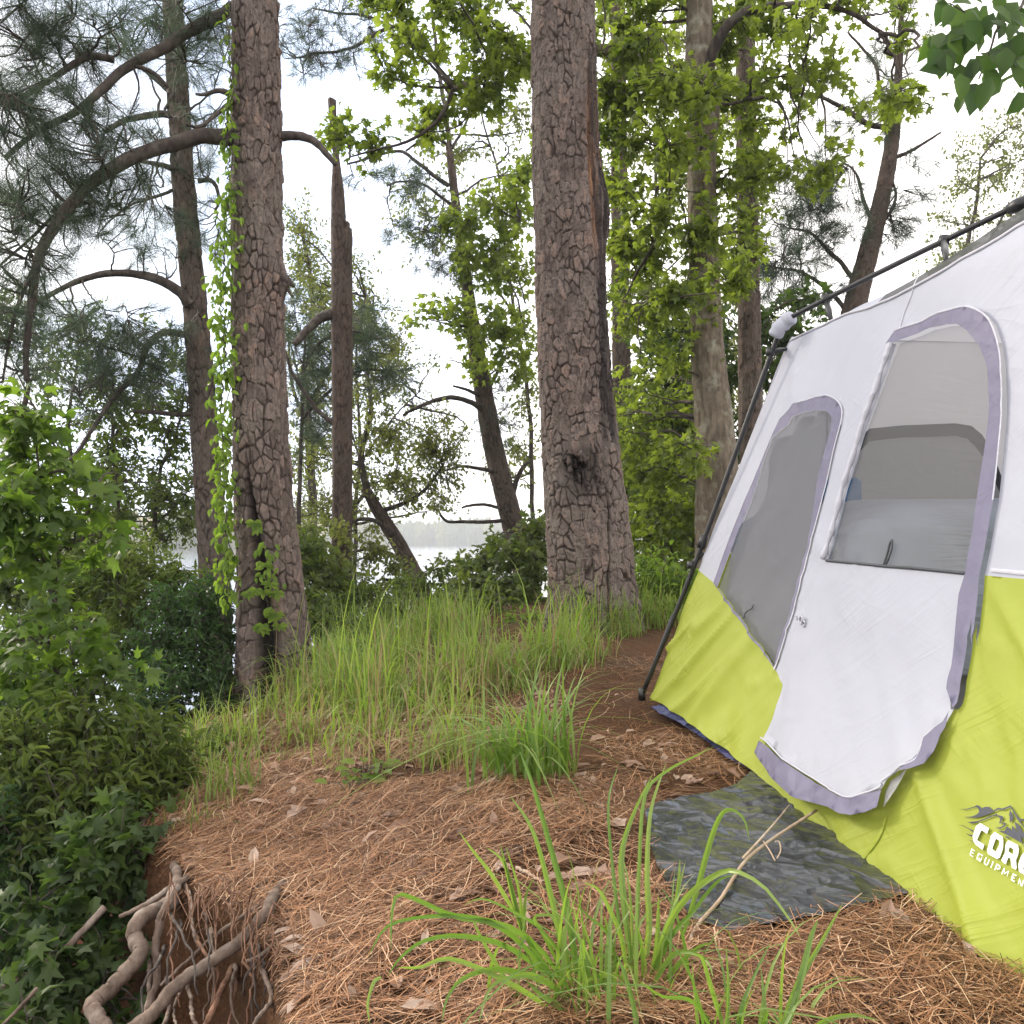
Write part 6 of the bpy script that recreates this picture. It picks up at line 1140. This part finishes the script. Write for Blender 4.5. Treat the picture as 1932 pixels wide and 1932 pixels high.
for i in range(16):
    x = rng.uniform(820, 1380); y = rng.uniform(1330, 1560) + max(0, x - 1150) * .6; dx = rng.normal() * 60; limb(rt, [(a * .366, 1224.8 + b * .366, c) for a, b, c in ((x, y, 2.15), (x + dx * .3, y + 60, 1.86), (x + dx, y + 190, 1.76), (x + dx * 1.2 + rng.normal() * 30, y + 330 + 120 * rng.random(), 1.7))], rng.uniform(4, 11), 3, random.choice(('root', 'rootred', 'branch')), 7, 'root', 26, .03, .4)
g = Geo()
for i in range(60):
    x = rng.uniform(860, 1420); y = rng.uniform(1150, 1350) + max(0, x - 1200) * .7; L = rng.uniform(80, 330); Y0 = 2.02 - (x - 860) * .0005; p = [(x, y, Y0)]
    for k in range(3): p.append((p[-1][0] + rng.normal() * 30, p[-1][1] + L / 3, Y0 - .05 * (k + 1) + rng.normal() * .02))
    tube(g, catmull(W([(a * .366, 1224.8 + b * .366, c) for a, b, c in p]), 9), np.linspace(.0016, .0006, 9) * (.6 + rng.random()), 4, rng.random(), False)
g.build('fine_roots', M['rootred'], rt)['kind'] = 'stuff'
ds = thing('fallen_branch', 'dead branch slanting through the dark hollow beneath the sweetgum sprouts', 'branch', W(z7([(330, 1550)], 2.2, 2.2) if False else [(120, 1790, 2.25)])[0])
limb(ds, z7([(540, 1330), (420, 1460), (330, 1550), (200, 1640), (60, 1720), (-80, 1800)], 2.25, 2.1), 14, 9, 'root', 8, 'stem', 40, .01, .3); limb(ds, z7([(190, 1750), (100, 1850), (0, 1950)], 1.9, 1.9), 8, 6, 'root', 8, 'side_stem', 20, .01, .3)
vs = thing('bush_stem', 'thin curving brown stem bending up out of the dark hollow to the leaves', 'stem', P(90, 1800, 2.5)); limb(vs, z7([(220, 1600), (250, 1420), (320, 1180), (400, 1080), (510, 990), (590, 850), (590, 700), (550, 560)], 2.5, 2.9), 7, 5, 'branch', 7, 'stem', 40, .01, .2); limb(vs, z7([(400, 1080), (395, 850), (390, 700)], 2.6, 2.8), 5, 4, 'branch', 6, 'side_stem', 20)

g = Geo(); hx = np.array([(x, y, z) for z in (-5.2, 24.0) for x, y in ((-900, -900), (900, -900), (900, 900), (-900, 900))])
g.add(hx, np.array([[3, 2, 1, 0], [4, 5, 6, 7], [0, 1, 5, 4], [1, 2, 6, 5], [2, 3, 7, 6], [3, 0, 4, 7]])); hm = bpy.data.materials.new('haze'); hm.use_nodes = True; hm.node_tree.nodes.clear()
hv = hm.node_tree.nodes.new('ShaderNodeVolumePrincipled'); hv.inputs['Color'].default_value = (.86, .9, .96, 1); hv.inputs['Density'].default_value = .0011; ho = hm.node_tree.nodes.new('ShaderNodeOutputMaterial'); hm.node_tree.links.new(hv.outputs[0], ho.inputs['Volume'])
tag(g.build('haze', hm, None, False), kind='stuff')
# ================================================================== LIGHT
w = bpy.data.worlds.new('World'); scene.world = w; w.use_nodes = True; nt = w.node_tree; nt.nodes.clear()
def N_(t, **kw):
    n = nt.nodes.new(t)
    for k, v in kw.items(): setattr(n, k, v)
    return n
SUN_EL, SUN_ROT = math.radians(27), math.radians(306)
sky = N_('ShaderNodeTexSky', sky_type='NISHITA', sun_disc=False, sun_elevation=SUN_EL, sun_rotation=SUN_ROT, dust_density=2.0, air_density=1.2)
tc = N_('ShaderNodeTexCoord'); mp = N_('ShaderNodeMapping'); mp.inputs['Scale'].default_value = (1, 1, 2.2); nz = N_('ShaderNodeTexNoise'); nz.inputs['Scale'].default_value = 2.4; nz.inputs['Detail'].default_value = 5; nz.inputs['Roughness'].default_value = .55
dp = N_('ShaderNodeVectorMath', operation='DOT_PRODUCT'); d = np.array([-.62, 1, .50]); d /= np.linalg.norm(d); dp.inputs[1].default_value = d
L = nt.links.new; L(tc.outputs['Generated'], mp.inputs[0]); L(mp.outputs[0], nz.inputs['Vector']); L(tc.outputs['Generated'], dp.inputs[0])
mr = N_('ShaderNodeMapRange'); mr.inputs[1].default_value = .93; mr.inputs[2].default_value = 1.0; mr.inputs[3].default_value = 0; mr.inputs[4].default_value = .42; L(dp.outputs['Value'], mr.inputs[0])
ad = N_('ShaderNodeMath', operation='SUBTRACT'); L(nz.outputs['Fac'], ad.inputs[0]); L(mr.outputs[0], ad.inputs[1])
rp_ = N_('ShaderNodeValToRGB'); rp_.color_ramp.elements[0].position = .12; rp_.color_ramp.elements[0].color = (.2, .2, .2, 1); rp_.color_ramp.elements[1].position = .42; rp_.color_ramp.elements[1].color = (.94, .94, .94, 1); L(ad.outputs[0], rp_.inputs[0])
mx = N_('ShaderNodeMix', data_type='RGBA'); mx.inputs[7].default_value = (12.2, 11.6, 11.3, 1); L(rp_.outputs[0], mx.inputs[0]); L(sky.outputs[0], mx.inputs[6]); m2_ = N_('ShaderNodeMix', data_type='RGBA'); mr2 = N_('ShaderNodeMapRange'); mr2.inputs[1].default_value = .80; mr2.inputs[2].default_value = .97; L(dp.outputs['Value'], mr2.inputs[0]); L(mr2.outputs[0], m2_.inputs[0]); m2_.inputs[6].default_value = (12.4, 11.9, 11.6, 1); m2_.inputs[7].default_value = (8.2, 9.6, 12.8, 1); L(m2_.outputs[2], mx.inputs[7])
bg = N_('ShaderNodeBackground'); bg.inputs['Strength'].default_value = .1; L(mx.outputs[2], bg.inputs['Color']); wo = N_('ShaderNodeOutputWorld'); L(bg.outputs[0], wo.inputs['Surface'])
sd = bpy.data.lights.new('sun', 'SUN'); sd.energy = 2.2; sd.angle = math.radians(16); sd.color = (1, .90, .74); so = bpy.data.objects.new('sun', sd); COL.objects.link(so)
sv2 = Vector((math.sin(SUN_ROT) * math.cos(SUN_EL), math.cos(SUN_ROT) * math.cos(SUN_EL), math.sin(SUN_EL))); so.rotation_euler = sv2.to_track_quat('Z', 'Y').to_euler()

scene.view_settings.view_transform = 'Standard'; scene.view_settings.look = 'None'; scene.view_settings.exposure = 1.12; scene.view_settings.gamma = 1
scene.render.engine = 'CYCLES'; c = scene.cycles
c.max_bounces = 6; c.diffuse_bounces = 3; c.glossy_bounces = 2; c.transmission_bounces = 4; c.volume_bounces = 0; c.adaptive_threshold = .02; c.transparent_max_bounces = 8; c.use_denoising = True; c.caustics_reflective = False; c.caustics_refractive = False; c.sample_clamp_indirect = 6
